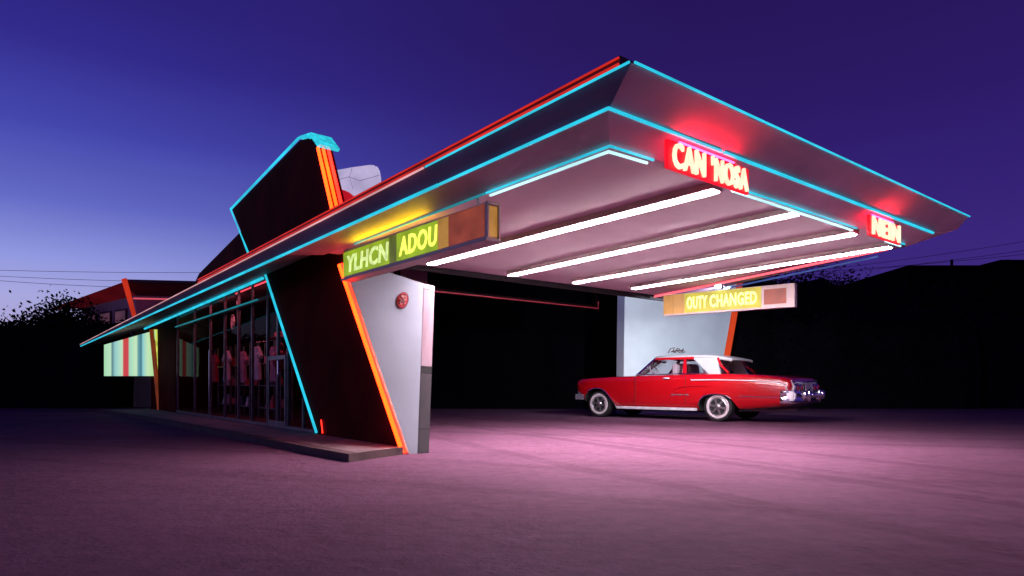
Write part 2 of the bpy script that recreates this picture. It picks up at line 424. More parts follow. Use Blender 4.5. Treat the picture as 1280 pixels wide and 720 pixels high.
for a, b in ((5.43, 7.93), (8.86, 9.33)):
    neon([W(3.41, a, 2.68), W(3.41, b, 2.68)], .012, 'cyan')
    neon([W(3.46, a, 2.665), W(3.46, b, 2.665)], .013, 'cyan_hot')
neon([W(4.0, 9.98, 2.69), W(8.8, 11.55, 2.69)], .016, 'navy_tube')
neon([W(3.7, 9.56, 2.70), W(8.82, 10.95, 2.70)], .022, 'strip_pink')
for k, (a, b) in enumerate((((3.53, 5.30), (8.45, 5.18)), ((3.47, 6.68), (8.48, 6.77)), ((3.50, 8.12), (8.38, 8.16)), ((3.55, 9.28), (8.20, 9.53)))):
    p, q = W(*a, 2.652), W(*b, 2.652); d = (q-p).normalized(); s = d.cross(UP)
    bm = BM(); box(bm, p+s*.085+Vector((0, 0, .012)), q-p, -s*.17, (0, 0, .066))
    fx = obj('light_strip', bm, M['sign_edge'], can, bevel=.004)
    bm = BM(); box(bm, p+d*.02+s*.055+Vector((0, 0, .000)), q-p-d*.04, -s*.11, (0, 0, .014)); obj('lit_diffuser', bm, M['strip%d' % k], fx)
bm = BM(); lathe(bm, [(.001, 0), (.03, 0), (.03, .05), (.001, .05)], W(4.55, 5.35, 2.68), 'z', 14)
obj('ceiling_sensor', bm, M['black'], can)

# ------------------------------------------------------------------ left pylon: slab that pierces the roof
py = thing('neon_pylon', 'tall black slanted slab rising through the roof with cyan outline and orange leading edge', 'pylon', W(8.3, 4.0))
sl = [(6.95, .0), (8.77, 2.57), (9.74, 4.51), (10.05, 4.76), (10.48, 4.85), (14.33, 4.52), (13.1, 3.39), (12.14, 2.87), (9.75, 0)]
bm = BM(); prism(bm, [W(u, 3.95, z) for u, z in sl], W(0, .25, 0)); obj('dark_slab', bm, M['dark_panel'], py)
fr = [(6.89, 4.05, .0), (8.21, 4.93, 2.32), (8.53, 4.44, 2.50), (8.68, 3.955, 2.45), (6.925, 3.955, 0)]
bm = BM(); prism(bm, [W(*p) for p in fr], W(.30, .02, 0)); obj('white_face', bm, M['white'], py)
# pink and dark side post
pb0, pb1, pt0, pt1 = W(6.90, 4.06, 0), W(6.88, 4.21, 0), W(8.22, 4.945, 2.32), W(8.155, 5.09, 2.29)
def post(t0, t1, name, m, gr=0.0):
    a, b, c, d = lerp(pb0, pt0, t0), lerp(pb1, pt1, t0), lerp(pb1, pt1, t1), lerp(pb0, pt0, t1)
    bm = BM(); off = W(.28, -.02, 0); prism(bm, [a, b, c, d], off); return obj(name, bm, m, py, bevel=.004)
post(.0, .12, 'post_foot', M['post_dark']); post(.122, .43, 'post_lower', M['post_dark']); post(.432, .47, 'post_band', M['black'])
post(.472, .965, 'post_upper', M['post_pink']); post(.967, 1, 'post_cap', M['sign_edge'])
# emblem on the white face
e0, e1, e2 = W(6.89, 4.05, 0), W(8.21, 4.93, 2.32), W(8.68, 3.955, 2.45)
nrm = (e1-e0).cross(W(6.925, 3.955, 0)-e0); nrm = (e1-e0).cross(e2-e0).normalized()
if nrm.dot(LD) > 0: nrm = -nrm
ez = (UP-nrm*UP.dot(nrm)+LD*.0).normalized(); ez = (ez-(RD-nrm*RD.dot(nrm))*-.32).normalized(); ex = ez.cross(nrm)
if ex.dot(RD) < 0: ex = -ex
ec = W(8.15, 4.55, 2.03)
def disc(rx, rz, h, name, m, parent, cx=0, cz=0, n=28):
    c = ec+ex*cx+ez*cz
    bm = BM(); prism(bm, [c+ex*rx*math.cos(2*math.pi*k/n)+ez*rz*math.sin(2*math.pi*k/n) for k in range(n)], nrm*h)
    return obj(name, bm, m, parent)
em = disc(.082, .155, .018, 'emblem', M['emblem_dark'], py)
disc(.070, .138, .024, 'emblem_ring', M['emblem_red'], em)
disc(.050, .108, .028, 'emblem_field', M['emblem_pale'], em)
bm = BM()
ring = [(0, .10), (.03, .085), (.03, .04), (.0, .02), (-.03, .03), (-.032, .075), (-.01, .10)]
tube(bm, [ec+nrm*.03+ex*a*1.0+ez*b for a, b in ring], .011, 6)
tube(bm, [ec+nrm*.03+ex*a+ez*b for a, b in [(-.03, -.09), (-.01, -.02), (.012, .02), (.035, -.085)]], .011, 6)
tube(bm, [ec+nrm*.03+ex*a+ez*b for a, b in [(-.045, -.03), (0, -.055), (.045, -.02)]], .009, 6)
obj('emblem_figure', bm, M['emblem_dark'], em)
# orange edge below the roof and above it
O0, O1, O2 = W(6.93, 3.93, .02), W(8.77, 3.93, 2.57), W(9.74, 3.93, 4.51)
bm = BM(); prism(bm, [O0-LD*.02, O0+LD*.13, O1+LD*.13, O1-LD*.02], RD*.012); obj('orange_trim', bm, M['orange_trim'], py)
for k, (m, r) in enumerate((('orange', .021), ('orange', .021), ('red_orange', .019))):
    s = LD*(.11-.055*k)-RD*.012
    neon([O0+s, O1+s], r, m, py)
for k, m in enumerate(('orange', 'orange', 'red_orange')):
    s = -LD*.012+RD*(.02+.085*k)
    neon([lerp(O1, O2, .12)+s, O2+s], .026, m, py)
cy = [W(u, 3.93, z) for u, z in ((13.1, 3.36), (14.36, 4.53), (10.50, 4.88), (10.2, 4.84), (9.98, 4.74))]
neon(cy, .022, 'cyan', py)
bm = BM(); prism(bm, [W(9.72, 3.94, 4.52), W(10.03, 3.94, 4.79), W(10.5, 3.94, 4.88), W(10.5, 3.94, 4.92), W(9.99, 3.94, 4.83), W(9.66, 3.94, 4.55)], W(0, .34, 0))
obj('glowing_cap', bm, M['cyan_cap'], py)
neon([W(9.72, 3.92, .10), W(9.75, 3.92, .14), W(12.12, 3.92, 2.86)], .022, 'cyan', py)
bm = BM(); tube(bm, [W(9.50, 3.93, .10), W(9.56, 3.93, .30)], .007); obj('neon_tube', bm, M['red_orange'], py)

# ------------------------------------------------------------------ shop behind the glass
shop = thing('roadside_shop', 'low dark shop with a glazed front under the long cyan lit eave', 'shop', W(15, 5.5))
foot = [(12.5, 4.0), (9.78, 4.22), (9.75, 5.85), (22.8, 8.6), (22.8, 3.95)]
bm = BM(); prism(bm, [W(9.78, 5.80), W(9.78, 5.95), W(22.8, 8.75), W(22.8, 8.6)], (0, 0, 2.9)); obj('rear_wall', bm, M['shop_wall'], shop)
bm = BM(); box(bm, W(22.8, 3.9), W(0, 4.8), W(.12, 0), (0, 0, 2.8)); obj('end_wall', bm, M['dark_panel'], shop)
bm = BM(); box(bm, W(9.80, 4.22), W(0, 1.6), W(.1, 0), (0, 0, 2.9)); obj('side_wall', bm, M['shop_wall'], shop)
bm = BM(); box(bm, W(19.6, 3.93, .075), W(3.2, 0), W(0, .1), (0, 0, 2.68)); obj('front_wall', bm, M['dark_panel'], shop)
bm = BM(); prism(bm, [W(9.8, 4.0, .078), W(9.8, 5.8, .078), W(22.8, 8.6, .078), W(22.8, 4.05, .078)], (0, 0, .01)); obj('shop_floor', bm, M['shop_floor'], shop)
bm = BM(); prism(bm, [W(9.95, 3.98, 2.89), W(9.95, 5.8, 2.89), W(22.8, 8.6, 2.80), W(22.8, 3.98, 2.72)], (0, 0, .06)); obj('shop_ceiling', bm, M['shop_wall'], shop)
bm = BM(); prism(bm, [W(14, 4.6, 2.99), W(15.2, 4.6, 4.55), W(20.8, 4.8, 4.12), W(24.5, 4.9, 2.95)], W(0, 3.0, 0)); obj('upper_roof', bm, M['dark_panel'], shop)
neon([W(12.2, 3.90, 2.80), W(24.0, 3.90, 2.65)], .030, 'cyan', shop)
bm = BM(); box(bm, W(11.75, 3.94, 2.42), W(7.85, 0, -.03), W(0, .07), (0, 0, .06)); tb = obj('transom_bar', bm, M['steel'], shop)
neon([W(12.6, 3.925, 2.45), W(19.6, 3.925, 2.41)], .012, 'cyan_dim', tb)  # glowing line painting the header tube's reflection in the glass
mull = [9.98, 10.35, 11.05, 11.55, 12.1, 13.0, 13.9, 14.9, 16.1, 17.6, 19.5]
for u in mull:
    top = min(2.86, (u-9.75)/(12.14-9.75)*2.87-.1) if u < 12.14 else 2.84
    if top < .3: continue
    bm = BM(); box(bm, W(u, 3.945, .08), W(.035, 0), W(0, .05), (0, 0, top-.08)); obj('mullion', bm, M['steel'], shop)
bm = BM(); face(bm, [W(9.78, 3.975, .08), W(12.14, 3.975, 2.86), W(19.6, 3.975, 2.76), W(19.6, 3.975, .08)]); obj('window_pane', bm, M['glass'], shop)
bm = BM(); box(bm, W(9.9, 3.945, .08), W(9.7, 0), W(0, .05), (0, 0, .05)); obj('window_sill', bm, M['steel'], shop)
d_ = []
bm = BM()
for (u0, u1, z0, z1) in ((11.1, 11.15, .13, 1.35), (11.95, 12.0, .13, 1.35), (11.15, 11.95, .13, .2), (11.15, 11.95, 1.28, 1.35)):
    box(bm, W(u0, 3.925, z0), W(u1-u0, 0), W(0, .018), (0, 0, z1-z0))
dr = obj('door_rail', bm, M['steel'], shop)
bm = BM(); tube(bm, [W(11.3, 3.90, 1.0), W(11.3, 3.87, 1.02), W(11.3, 3.87, 1.25), W(11.3, 3.90, 1.27)], .012); obj('door_handle', bm, M['chrome'], dr)
for k, (u, v) in enumerate(((12.6, 4.16), (15.6, 4.16))):
    bm = BM(); tube(bm, [W(u, v, 2.84), W(u+2.2, v, 2.82)], .014); obj('ceiling_tube', bm, M['shop_tube'], shop)

for u in (13.2, 15.6, 18.2):
    al = bpy.data.lights.new('shop_lamp', 'AREA'); al.energy = 11; al.color = (1.0, .16, .22); al.shape = 'RECTANGLE'; al.size = 1.8; al.size_y = .1
    ao = bpy.data.objects.new('shop_lamp', al); COL.objects.link(ao); ao.location = W(u, 4.17, 2.80)
    ao.rotation_euler = (RD*.55-UP).to_track_quat('-Z', 'Y').to_euler()
# goods in the shop
def at(u, v, z): return W(u, v, z)
def shelf(u, v, n, label, mats, seed):
    q = random.Random(seed)
    t = thing('display_shelf', label, 'shelf', W(u, v, .09), group='shelves inside the shop')
    for s in (0, 1.15):
        for w in (0, .35):
            bm = BM(); box(bm, W(u+s, v+w, .09), W(.035, 0), W(0, .035), (0, 0, 1.75)); obj('upright', bm, M['steel'], t)
    for k in range(n):
        bm = BM(); box(bm, W(u, v, .3+k*.5), W(1.18, 0), W(0, .38), (0, 0, .025)); obj('shelf_board', bm, M['steel'], t)
    return t
goods_n = [0]
def goods(u, v, z, q):
    kind = q.choice(('box', 'jar', 'bag'))
    colour, m = q.choice((('red', 'cloth_red'), ('pink', 'cloth_pink'), ('pale', 'cloth_white'), ('navy', 'cloth_dark')))
    bm = BM(); s = q.uniform(.10, .17)
    if kind == 'box': box(bm, W(u, v, z), W(s*1.2, 0), W(0, .16), (0, 0, s*1.5))
    elif kind == 'jar': lathe(bm, [(.01, 0), (s*.5, 0), (s*.55, s*.6), (s*.5, s*1.2), (s*.3, s*1.4), (s*.3, s*1.6), (.01, s*1.6)], W(u+.07, v+.1, z), 'z', 14)
    else: prism(bm, [W(u, v+.02, z), W(u+s*1.2, v+.02, z), W(u+s*1.0, v+.06, z+s*1.6), W(u+s*.2, v+.06, z+s*1.6)], W(0, .12, 0))
    return bm, kind, colour, M[m]
for si, (u, v, n, nm) in enumerate(((14.0, 4.75, 3, 'nearest'), (15.8, 4.75, 3, 'middle'), (17.8, 4.85, 3, 'farthest'))):
    shelf(u, v, n, 'grey metal shelf unit behind the shop glass, %s of the three from the pylon' % nm, None, si)
    q = random.Random(20+si)
    for k in range(n):
        for j in range(3):
            bm, kind, colour, m = goods(u+.1+j*.36, v+.06, .3+k*.5+.026, q)
            o = obj('shop_'+kind, bm, m)
            row = ('bottom', 'middle', 'top')[k]; pos = ('right end', 'centre', 'left end')[j]
            tag(o, '%s %s on the %s board, %s, of the %s shop shelf' % (colour, kind, row, pos, nm), kind, 'goods on the shop shelves')
def hanging(name, label, cat, u, v, zt, w, h, m, mh, rail=True):
    t = thing(name, label, cat, W(u, v, zt-h), group='clothes hanging inside the shop')
    pts = [(-.5, 0), (.5, 0), (.42, .72), (.62, .60), (.70, .72), (.36, 1.0), (.12, .95), (-.12, .95), (-.36, 1.0), (-.70, .72), (-.62, .60), (-.42, .72)]
    bm = BM(); prism(bm, [W(u+a*w, v+.02*math.sin(7*a), zt-h+b*h) for a, b in pts], W(0, .07, 0)); obj('fabric', bm, m, t, bevel=.01)
    bm = BM(); tube(bm, [W(u, v+.035, zt-.05*h), W(u, v+.035, zt+.08), W(u+.03, v+.035, zt+.12), W(u+.06, v+.035, zt+.10)], .006, 6); obj('hook', bm, mh, t)
clothes = ((13.3, 4.45, 1.62, '', 'cloth_pink', 'dusty pink shirt hanging nearest the pylon behind the shop glass'),
           (14.3, 4.42, 1.66, '', 'cloth_white', 'pale shirt hanging second from the pylon behind the shop glass'),
           (15.4, 4.45, 1.60, '', 'cloth_pink', 'rose coloured shirt hanging between two pale shirts in the shop'),
           (16.6, 4.42, 1.66, '', 'cloth_white', 'pale shirt hanging between the rose shirt and the red shirt'),
           (17.8, 4.45, 1.62, '', 'cloth_red', 'red shirt hanging farthest from the pylon in the shop'))
for (u, v, zt, _, m, lab) in clothes:
    hanging('hanging_shirt', lab, 'shirt', u, v, zt, .36, .72, M[m], M['steel'])
rl = thing('clothes_rail', 'thin metal clothes rail on two posts behind the shop glass', 'rail', W(15.6, 4.47, .09))
bm = BM(); tube(bm, [W(12.9, 4.47, 1.74), W(15.6, 4.47, 1.75), W(18.3, 4.47, 1.74)], .012); obj('rail', bm, M['chrome'], rl)
for u, v, z in ((12.9, 4.47, 1.74), (18.3, 4.47, 1.74)):
    bm = BM(); tube(bm, [W(u, v, .09), W(u, v, z)], .014); obj('post', bm, M['chrome'], rl)
bag = thing('handbag', 'round red handbag hanging in the shop window beside the pylon', 'handbag', W(12.35, 4.3, 1.15))
bm = BM(); ellipsoid(bm, W(12.35, 4.3, 1.30), (.17, .17, .19)); obj('pouch', bm, M['cloth_red'], bag, smooth=True)
bm = BM(); tube(bm, [W(12.35+.13*math.cos(a), 4.3, 1.42+.20*math.sin(a)) for a in [R(d) for d in range(0, 181, 20)]], .012, 6); obj('handle', bm, M['cloth_red'], bag)
hat = thing('red_hat', 'flat red brimmed hat displayed high in the shop window near the pylon', 'hat', W(12.7, 4.4, .09))
bm = BM(); lathe(bm, [(.01, .0), (.24, .0), (.25, .015), (.12, .03), (.11, .11), (.08, .13), (.01, .13)], W(12.7, 4.4, 1.74), 'z', 20); obj('brim_and_crown', bm, M['cloth_red'], hat, smooth=True)
bm = BM(); tube(bm, [W(12.7, 4.4, .09), W(12.7, 4.4, 1.74)], .010, 6); obj('stand', bm, M['steel'], hat)
lamp = thing('wall_fan', 'pale round fan with wire guard high inside the shop', 'fan', W(15.9, 4.5, 2.1))
fc = W(15.9, 4.4, 2.30)
bm = BM()
for rr in (.16, .11, .06): tube(bm, [fc+LD*rr*math.cos(R(a))+UP*rr*math.sin(R(a)) for a in range(0, 361, 20)], .008, 6)
obj('wire_guard', bm, M['cloth_white'], lamp)
bm = BM()
for k in range(4):
    a = R(45+90*k); d = LD*math.cos(a)+UP*math.sin(a); s = LD*-math.sin(a)+UP*math.cos(a)
    prism(bm, [fc+d*.02-s*.01, fc+d*.13-s*.035, fc+d*.14+s*.03, fc+d*.02+s*.01], RD*.01)
obj('blades', bm, M['cloth_white'], lamp)
bm = BM(); tube(bm, [fc+RD*.02, fc+RD*.1, W(15.9, 4.5, 2.83)], .014, 6); obj('bracket', bm, M['steel'], lamp)

# ------------------------------------------------------------------ hanging and mounted signs
ns = thing('hanging_sign', 'long yellow-green lit box sign hung from the left eave beside the pylon', 'sign', W(6.45, 3.7, 2.2), group='yellow signs hung below the canopy')
s0, s1 = W(8.0, 3.60, 2.235), W(4.88, 3.60, 2.215)
H = .335
bm = BM(); prism(bm, [s0, s1, s1+UP*H, s0+UP*(H+.03)], RD*.15); obj('sign_box', bm, M['sign_box'], ns)
bm = BM(); prism(bm, [W(8.04, 3.575, 2.205), W(4.84, 3.575, 2.185), W(4.84, 3.575, 2.212), W(8.04, 3.575, 2.232)], RD*.18); obj('lower_ledge', bm, M['sign_edge'], ns)
def seg(a, b, name, m):
    p, q = lerp(s0, s1, a), lerp(s0, s1, b)
    bm = BM(); prism(bm, [p+UP*.02, q+UP*.02, q+UP*(H-.015), p+UP*(H-.005)], -RD*.008); return obj(name, bm, M[m], ns)
seg(0, .40, 'green_panel', 'green_board'); seg(.402, .455, 'green_panel', 'dim_green'); seg(.457, .735, 'green_panel', 'green_board')
seg(.737, .80, 'amber_panel', 'amber_board'); seg(.802, .995, 'brown_panel', 'brown_board')
letters('lettering', 'YLHCN', lerp(s0, s1, .03)+UP*.05-RD*.012, -LD, -RD, 1.12, .22, M['pale_letter'], ns, .005, .006, .12)
letters('lettering', 'ADOU', lerp(s0, s1, .48)+UP*.06-RD*.012, -LD, -RD, .78, .215, M['yellow_letter'], ns, .004, .006, .08)
bm = BM()
c0 = s1
for (a, b) in ((0, .02), (.135, .155)):
    box(bm, c0+RD*a+UP*0, RD*(b-a), -LD*.03, (0, 0, H+.01))
box(bm, c0+UP*(H-.02), RD*.15, -LD*.03, (0, 0, .03)); obj('end_frame', bm, M['sign_edge'], ns)
bm = BM(); prism(bm, [c0+RD*.03+UP*.02-LD*.004, c0+RD*.13+UP*.02-LD*.004, c0+RD*.13+UP*(H-.03)-LD*.004, c0+RD*.03+UP*(H-.03)-LD*.004], -LD*.006); obj('end_panel', bm, M['amber_board'], ns)
bm = BM(); ta, tb_ = lerp(s0, s1, .04)+UP*(H+.028), lerp(s0, s1, .62)+UP*(H+.012); prism(bm, [ta+RD*.05, tb_+RD*.05, tb_+RD*.13, ta+RD*.13], UP*.006); obj('added_glow_strip', bm, M['soffit_glow'], ns)  # added glowing strip, out of view, throws yellow onto the soffit
for u in (7.85, 5.2):
    bm = BM(); tube(bm, [W(u, 3.75, 2.55), W(u, 3.75, 2.72)], .015, 8); obj('hanger', bm, M['chrome'], ns)

F0, F1 = Vector((3.0, 12.83, 2.195)), Vector((4.89, 11.23, 2.19))
fd = (F1-F0); fw = fd.length; fdn = fd.normalized(); fn = fdn.cross(UP)
if fn.y > 0: fn = -fn
fs = thing('hanging_sign', 'amber lit sign with glowing yellow letters hung above the red car', 'sign', (F0+F1)/2, group='yellow signs hung below the canopy')
bm = BM(); prism(bm, [F0, F1, F1+UP*.41, F0+UP*.41], -fn*.14); obj('sign_box', bm, M['sign_edge'], fs)
def fseg(a, b, lo, hi, m, name='lit_panel'):
    p, q = lerp(F0, F1, a), lerp(F0, F1, b)
    bm = BM(); prism(bm, [p+UP*lo, q+UP*lo, q+UP*hi, p+UP*hi], fn*.008); return obj(name, bm, M[m], fs)
fseg(.0, .085, .03, .40, 'amber_board'); fseg(.087, .175, .03, .40, 'amber_board'); fseg(.177, .77, .03, .40, 'far_board'); fseg(.79, .945, .07, .34, 'brown_board')
letters('lettering', 'OUTY', lerp(F0, F1, .20)+UP*.095+fn*.012, fdn, fn, fw*.165, .235, M['bright_letter'], fs, .006, .008)
letters('lettering', 'CHANGED', lerp(F0, F1, .385)+UP*.095+fn*.012, fdn, fn, fw*.355, .235, M['bright_letter'], fs, .006, .008)
bm = BM(); tube(bm, [lerp(F0, F1, .46)+UP*.40-fn*.05, lerp(F0, F1, .46)+UP*.52-fn*.05], .045, 10); obj('hanger', bm, M['chrome'], fs, smooth=True)
lb = lerp(F0, F1, .46)+UP*.47+fn*.07
bm = BM(); ellipsoid(bm, lb, (.06, .06, .045)); obj('lamp_bulb', bm, emis('white_bulb', (.80, .90, 1.0), 14, 0), fs, smooth=True)
pl_ = bpy.data.lights.new('bulb_light', 'SPOT'); pl_.spot_size = R(120); pl_.spot_blend = 1.0; pl_.energy = 1500; pl_.color = (.80, .91, 1.0); pl_.shadow_soft_size = .06
po = bpy.data.objects.new('bulb_light', pl_); COL.objects.link(po); po.location = lb-fn*.35+UP*.0; po.rotation_euler = (Vector((4.5, 18.3, 2.9))-po.location).to_track_quat('-Z', 'Y').to_euler()

def redsign(v0, v1, s1, s2, label):
    u = 3.08; w = v1-v0
    t = thing('neon_sign', label, 'sign', W(u, (v0+v1)/2, 2.57), group='red letter signs on the canopy front')
    bm = BM(); box(bm, W(u, v0-.03, 2.48), W(0, w+.06), W(.03, 0), (0, 0, .222)); obj('red_board', bm, M['red_board'], t, bevel=.006)
    f1 = .43 if s2 else 1
    letters('lettering', s1, W(u-.012, v0+.03, 2.495), RD, -LD, w*f1-.05, .195, M['letter_red'], t, .003, .012)
    if s2: letters('lettering', s2, W(u-.012, v0+w*.50, 2.495), RD, -LD, w*.49, .195, M['letter_red'], t, .003, .012)
    bm = BM(); tube(bm, [W(u+.03, v0+w*.15, 2.722), W(u+.03, v1-w*.15, 2.722)], .010); obj('neon_tube', bm, M['red_glow'], t)  # added red uplight that puts a red pool on the fascia
    return t
redsign(4.00, 5.06, 'CAN', "'NOSA", 'red lit sign with two words in bold cream letters on the canopy front')
redsign(7.50, 8.28, 'NEIN', '', 'smaller red lit sign with one word near the right end of the canopy front')

# rooftop sign
rs = thing('rooftop_sign', 'pale rounded rooftop sign with a red ball behind the black pylon', 'sign', W(9.2, 6.0, 2.98))
def rpt(px, py_, Y): return Vector(((px-640)/811*Y, Y, .85+(480-py_)/811*Y))
bm = BM()
out = [(398, 262), (403, 226), (408, 217), (416, 213), (440, 208.5), (462, 205.5), (470, 206), (474.5, 211), (476.5, 222), (478, 266), (470, 290), (420, 300)]
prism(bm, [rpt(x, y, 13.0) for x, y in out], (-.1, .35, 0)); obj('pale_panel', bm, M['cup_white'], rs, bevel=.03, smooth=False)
bm = BM(); tube(bm, [rpt(x, y, 12.98) for x, y in ((412, 228), (436, 221), (450, 226), (474, 219))], .004, 6)
tube(bm, [rpt(x, y, 12.98) for x, y in ((440, 210), (437, 221), (441, 236))], .003, 6)
obj('panel_seam', bm, mat('seam', (.40, .34, .5), .6), rs)
bm = BM(); ellipsoid(bm, rpt(424, 264, 12.6), (.40, .2, .42)); obj('red_ball', bm, M['ball_red'], rs, smooth=True)
for x in (432, 460):
    p = rpt(x, 280, 13.15); bm = BM(); tube(bm, [p, Vector((p.x, p.y, 2.98))], .04); obj('post', bm, M['steel'], rs)

# striped lit panel on a slanted post
ss = thing('striped_sign', 'backlit panel of vertical green, cyan and red stripes on an orange slanted post', 'sign', rpt(197, 513, 19.6))
Y = 19.6
q0, q1, q2, q3 = rpt(130, 470, Y), rpt(193, 470, Y), rpt(193.5, 413, Y), rpt(130, 431, Y)
bm = BM()
prism(bm, [q0, q1, q2, q3], (0, .12, 0)); obj('striped_panel', bm, M['stripes'], ss)
k0, k1, k2, k3 = rpt(195.5, 470, Y), rpt(208, 470, Y+.3), rpt(215, 411, Y+.35), rpt(190.5, 412, Y)
bm = BM(); prism(bm, [k0, k1, k2, k3], (0, .1, 0)); obj('yellow_panel', bm, emis('yellow_lit_wedge', (.72, .80, .12), .85, .35, 6), ss)
bm = BM(); prism(bm, [rpt(186.5, 412, Y-.06), rpt(191, 412, Y-.06), rpt(199.5, 513, Y-.06), rpt(196.5, 513, Y-.06)], (0, .09, 0)); obj('slanted_post', bm, emis('post_glow', (.42, .07, .012), .33, .4, 2), ss)
bm = BM(); prism(bm, [rpt(212.5, 411, Y+.3), rpt(216.5, 411, Y+.3), rpt(209.5, 470.5, Y+.28), rpt(205.5, 470.5, Y+.28)], (0, .09, 0)); obj('orange_edge', bm, emis('edge_glow', (.75, .13, .012), .6, .3, 2), ss)

# ------------------------------------------------------------------ far pylon behind the car
fp = thing('far_pylon', 'broad pale blue-white pylon with an orange edge standing behind the red car', 'pylon', (4.6, 18.6, 0))
d = Vector((.953, .303, 0)); nb = Vector((-.303, .953, 0))
p0 = Vector((3.12, 18.2, 0))
pts = [p0, p0+d*2.96, p0+d*3.78+UP*4.0, p0+d*.06+UP*4.0]
bm = BM(); prism(bm, [pts[0], pts[1], pts[2], pts[3]], nb*.45); obj('pale_face', bm, mat('pale_blue_panel', (.80, .83, .86), .5, var=.14, scale=.9), fp)
bm = BM(); prism(bm, [pts[1]+d*.002, pts[1]+d*.22, pts[2]+d*.22, pts[2]+d*.002], nb*.46-Vector((0, 0, 0))); obj('orange_edge', bm, emis('far_orange', (.85, .07, .012), .62, .25, 1.2), fp)
bm = BM()
sx = p0+d*1.42+UP*1.74-nb*.012
for seq in ([(0, 0), (.12, .16), (.30, .2), (.22, .04), (.36, .02)], [(.30, .02), (.46, .18), (.55, .15), (.42, .06), (.58, .03)], [(.6, .05), (.72, .17), (.66, .0), (.80, .06)], [(.14, .05), (.5, .10), (.74, .10)]):
    tube(bm, [sx+d*a*.7+UP*b*.8 for a, b in seq], .014, 6)
obj('script_lettering', bm, M['emblem_dark'], fp)

# ------------------------------------------------------------------ the car
CX, CY = 4.02, 16.31
car = thing('parked_car', 'shiny red two-door hardtop with white roof parked behind the canopy', 'car', (CX, CY, 0), R(139.0))
ORG[car.name] = Vector((0, 0, 0))      # parts below are in the car's own axes: x forward, y to its left
# lower body: stations (x, half width, underside, side low, belt, centre height)
st = [(2.44, .62, .79, .85, .925, .91), (2.38, .80, .73, .82, .962, .94), (2.24, .88, .56, .74, .985, .965), (2.08, .92, .36, .64, .992, .985), (1.85, .945, .27, .62, 1.005, 1.01), (1.2, .965, .225, .60, 1.035, 1.045),
      (.6, .975, .215, .60, 1.055, 1.065), (0, .98, .215, .60, 1.065, 1.07), (-.7, .985, .215, .60, 1.075, 1.08), (-1.4, .99, .225, .60, 1.09, 1.09), (-1.9, .99, .25, .60, 1.085, 1.08),
      (-2.5, .975, .29, .58, 1.05, 1.06), (-2.95, .955, .34, .57, 1.01, 1.03), (-3.15, .93, .39, .57, .975, .985), (-3.21, .86, .46, .60, .93, .93)]
rings = []
for x, w, zb, zm, zt, zc in st:
    h = [(0, zb), (w-.20, zb), (w-.05, zb+.05), (w-.005, zm-.08), (w, zm+.08), (w-.018, zt-.12), (w-.05, zt-.02), (w-.15, zt+.004), (w*.55, zc-.004), (0, zc)]
    ring = [Vector((x, y, z)) for y, z in h]+[Vector((x, -y, z)) for y, z in h[-2:0:-1]]
    rings.append(ring)
bm = BM(); loft(bm, rings)
body = obj('body', bm, M['paint'], None)
md = body.modifiers.new('s', 'SUBSURF'); md.levels = 2; md.render_levels = 2
dg = bpy.context.evaluated_depsgraph_get()
me = bpy.data.meshes.new_from_object(body.evaluated_get(dg)); body.modifiers.clear(); body.data = me
arch_f = [(2.02, .0), (2.04, .42), (1.99, .56), (1.88, .67), (1.72, .725), (1.56, .735), (1.42, .70), (1.30, .61), (1.17, .46), (1.02, .26), (.98, .0)]
arch_r = [(-1.14, .0), (-1.15, .36), (-1.19, .48), (-1.28, .565), (-1.42, .61), (-1.62, .62), (-1.80, .59), (-1.92, .52), (-2.02, .40), (-2.10, .25), (-2.12, .0)]
for ar_ in (arch_f, arch_r):
    for s in (1, -1):
        bm = BM(); prism(bm, [Vector((x, s*.50, z)) for x, z in ar_], (0, s*.75, 0)); bmesh.ops.recalc_face_normals(bm, faces=bm.faces)
        cm = bpy.data.meshes.new('c'); bm.to_mesh(cm); bm.free()
        co = bpy.data.objects.new('c', cm); COL.objects.link(co)
        b = body.modifiers.new('b', 'BOOLEAN'); b.operation = 'DIFFERENCE'; b.solver = 'EXACT'; b.object = co
        dg = bpy.context.evaluated_depsgraph_get(); dg.update()
        me = bpy.data.meshes.new_from_object(body.evaluated_get(dg)); body.modifiers.clear(); body.data = me
        bpy.data.objects.remove(co)
me = body.data; me.materials.clear(); me.materials.append(M['paint']); me.materials.append(M['black'])
for p in me.polygons:
    c = p.center
    inside = abs(c.y) < .93 and c.z < .75 and (.97 < c.x < 2.05 or -2.13 < c.x < -1.13)
    flat = abs(p.normal.y) > .98 and abs(abs(c.y)-.5) < .01
    p.material_index = 1 if ((inside and (flat or (abs(p.normal.y) < .05 and abs(c.y) > .5))) or c.z < .225) else 0
smooth_angle(body, 30)
body.parent = car; body.location = (0, 0, 0)
def cpart(name, bm, m, parent=None, **k): return obj(name, bm, m, parent or car, local=True, **k)
def both(f):
    for s in (1, -1): f(s)
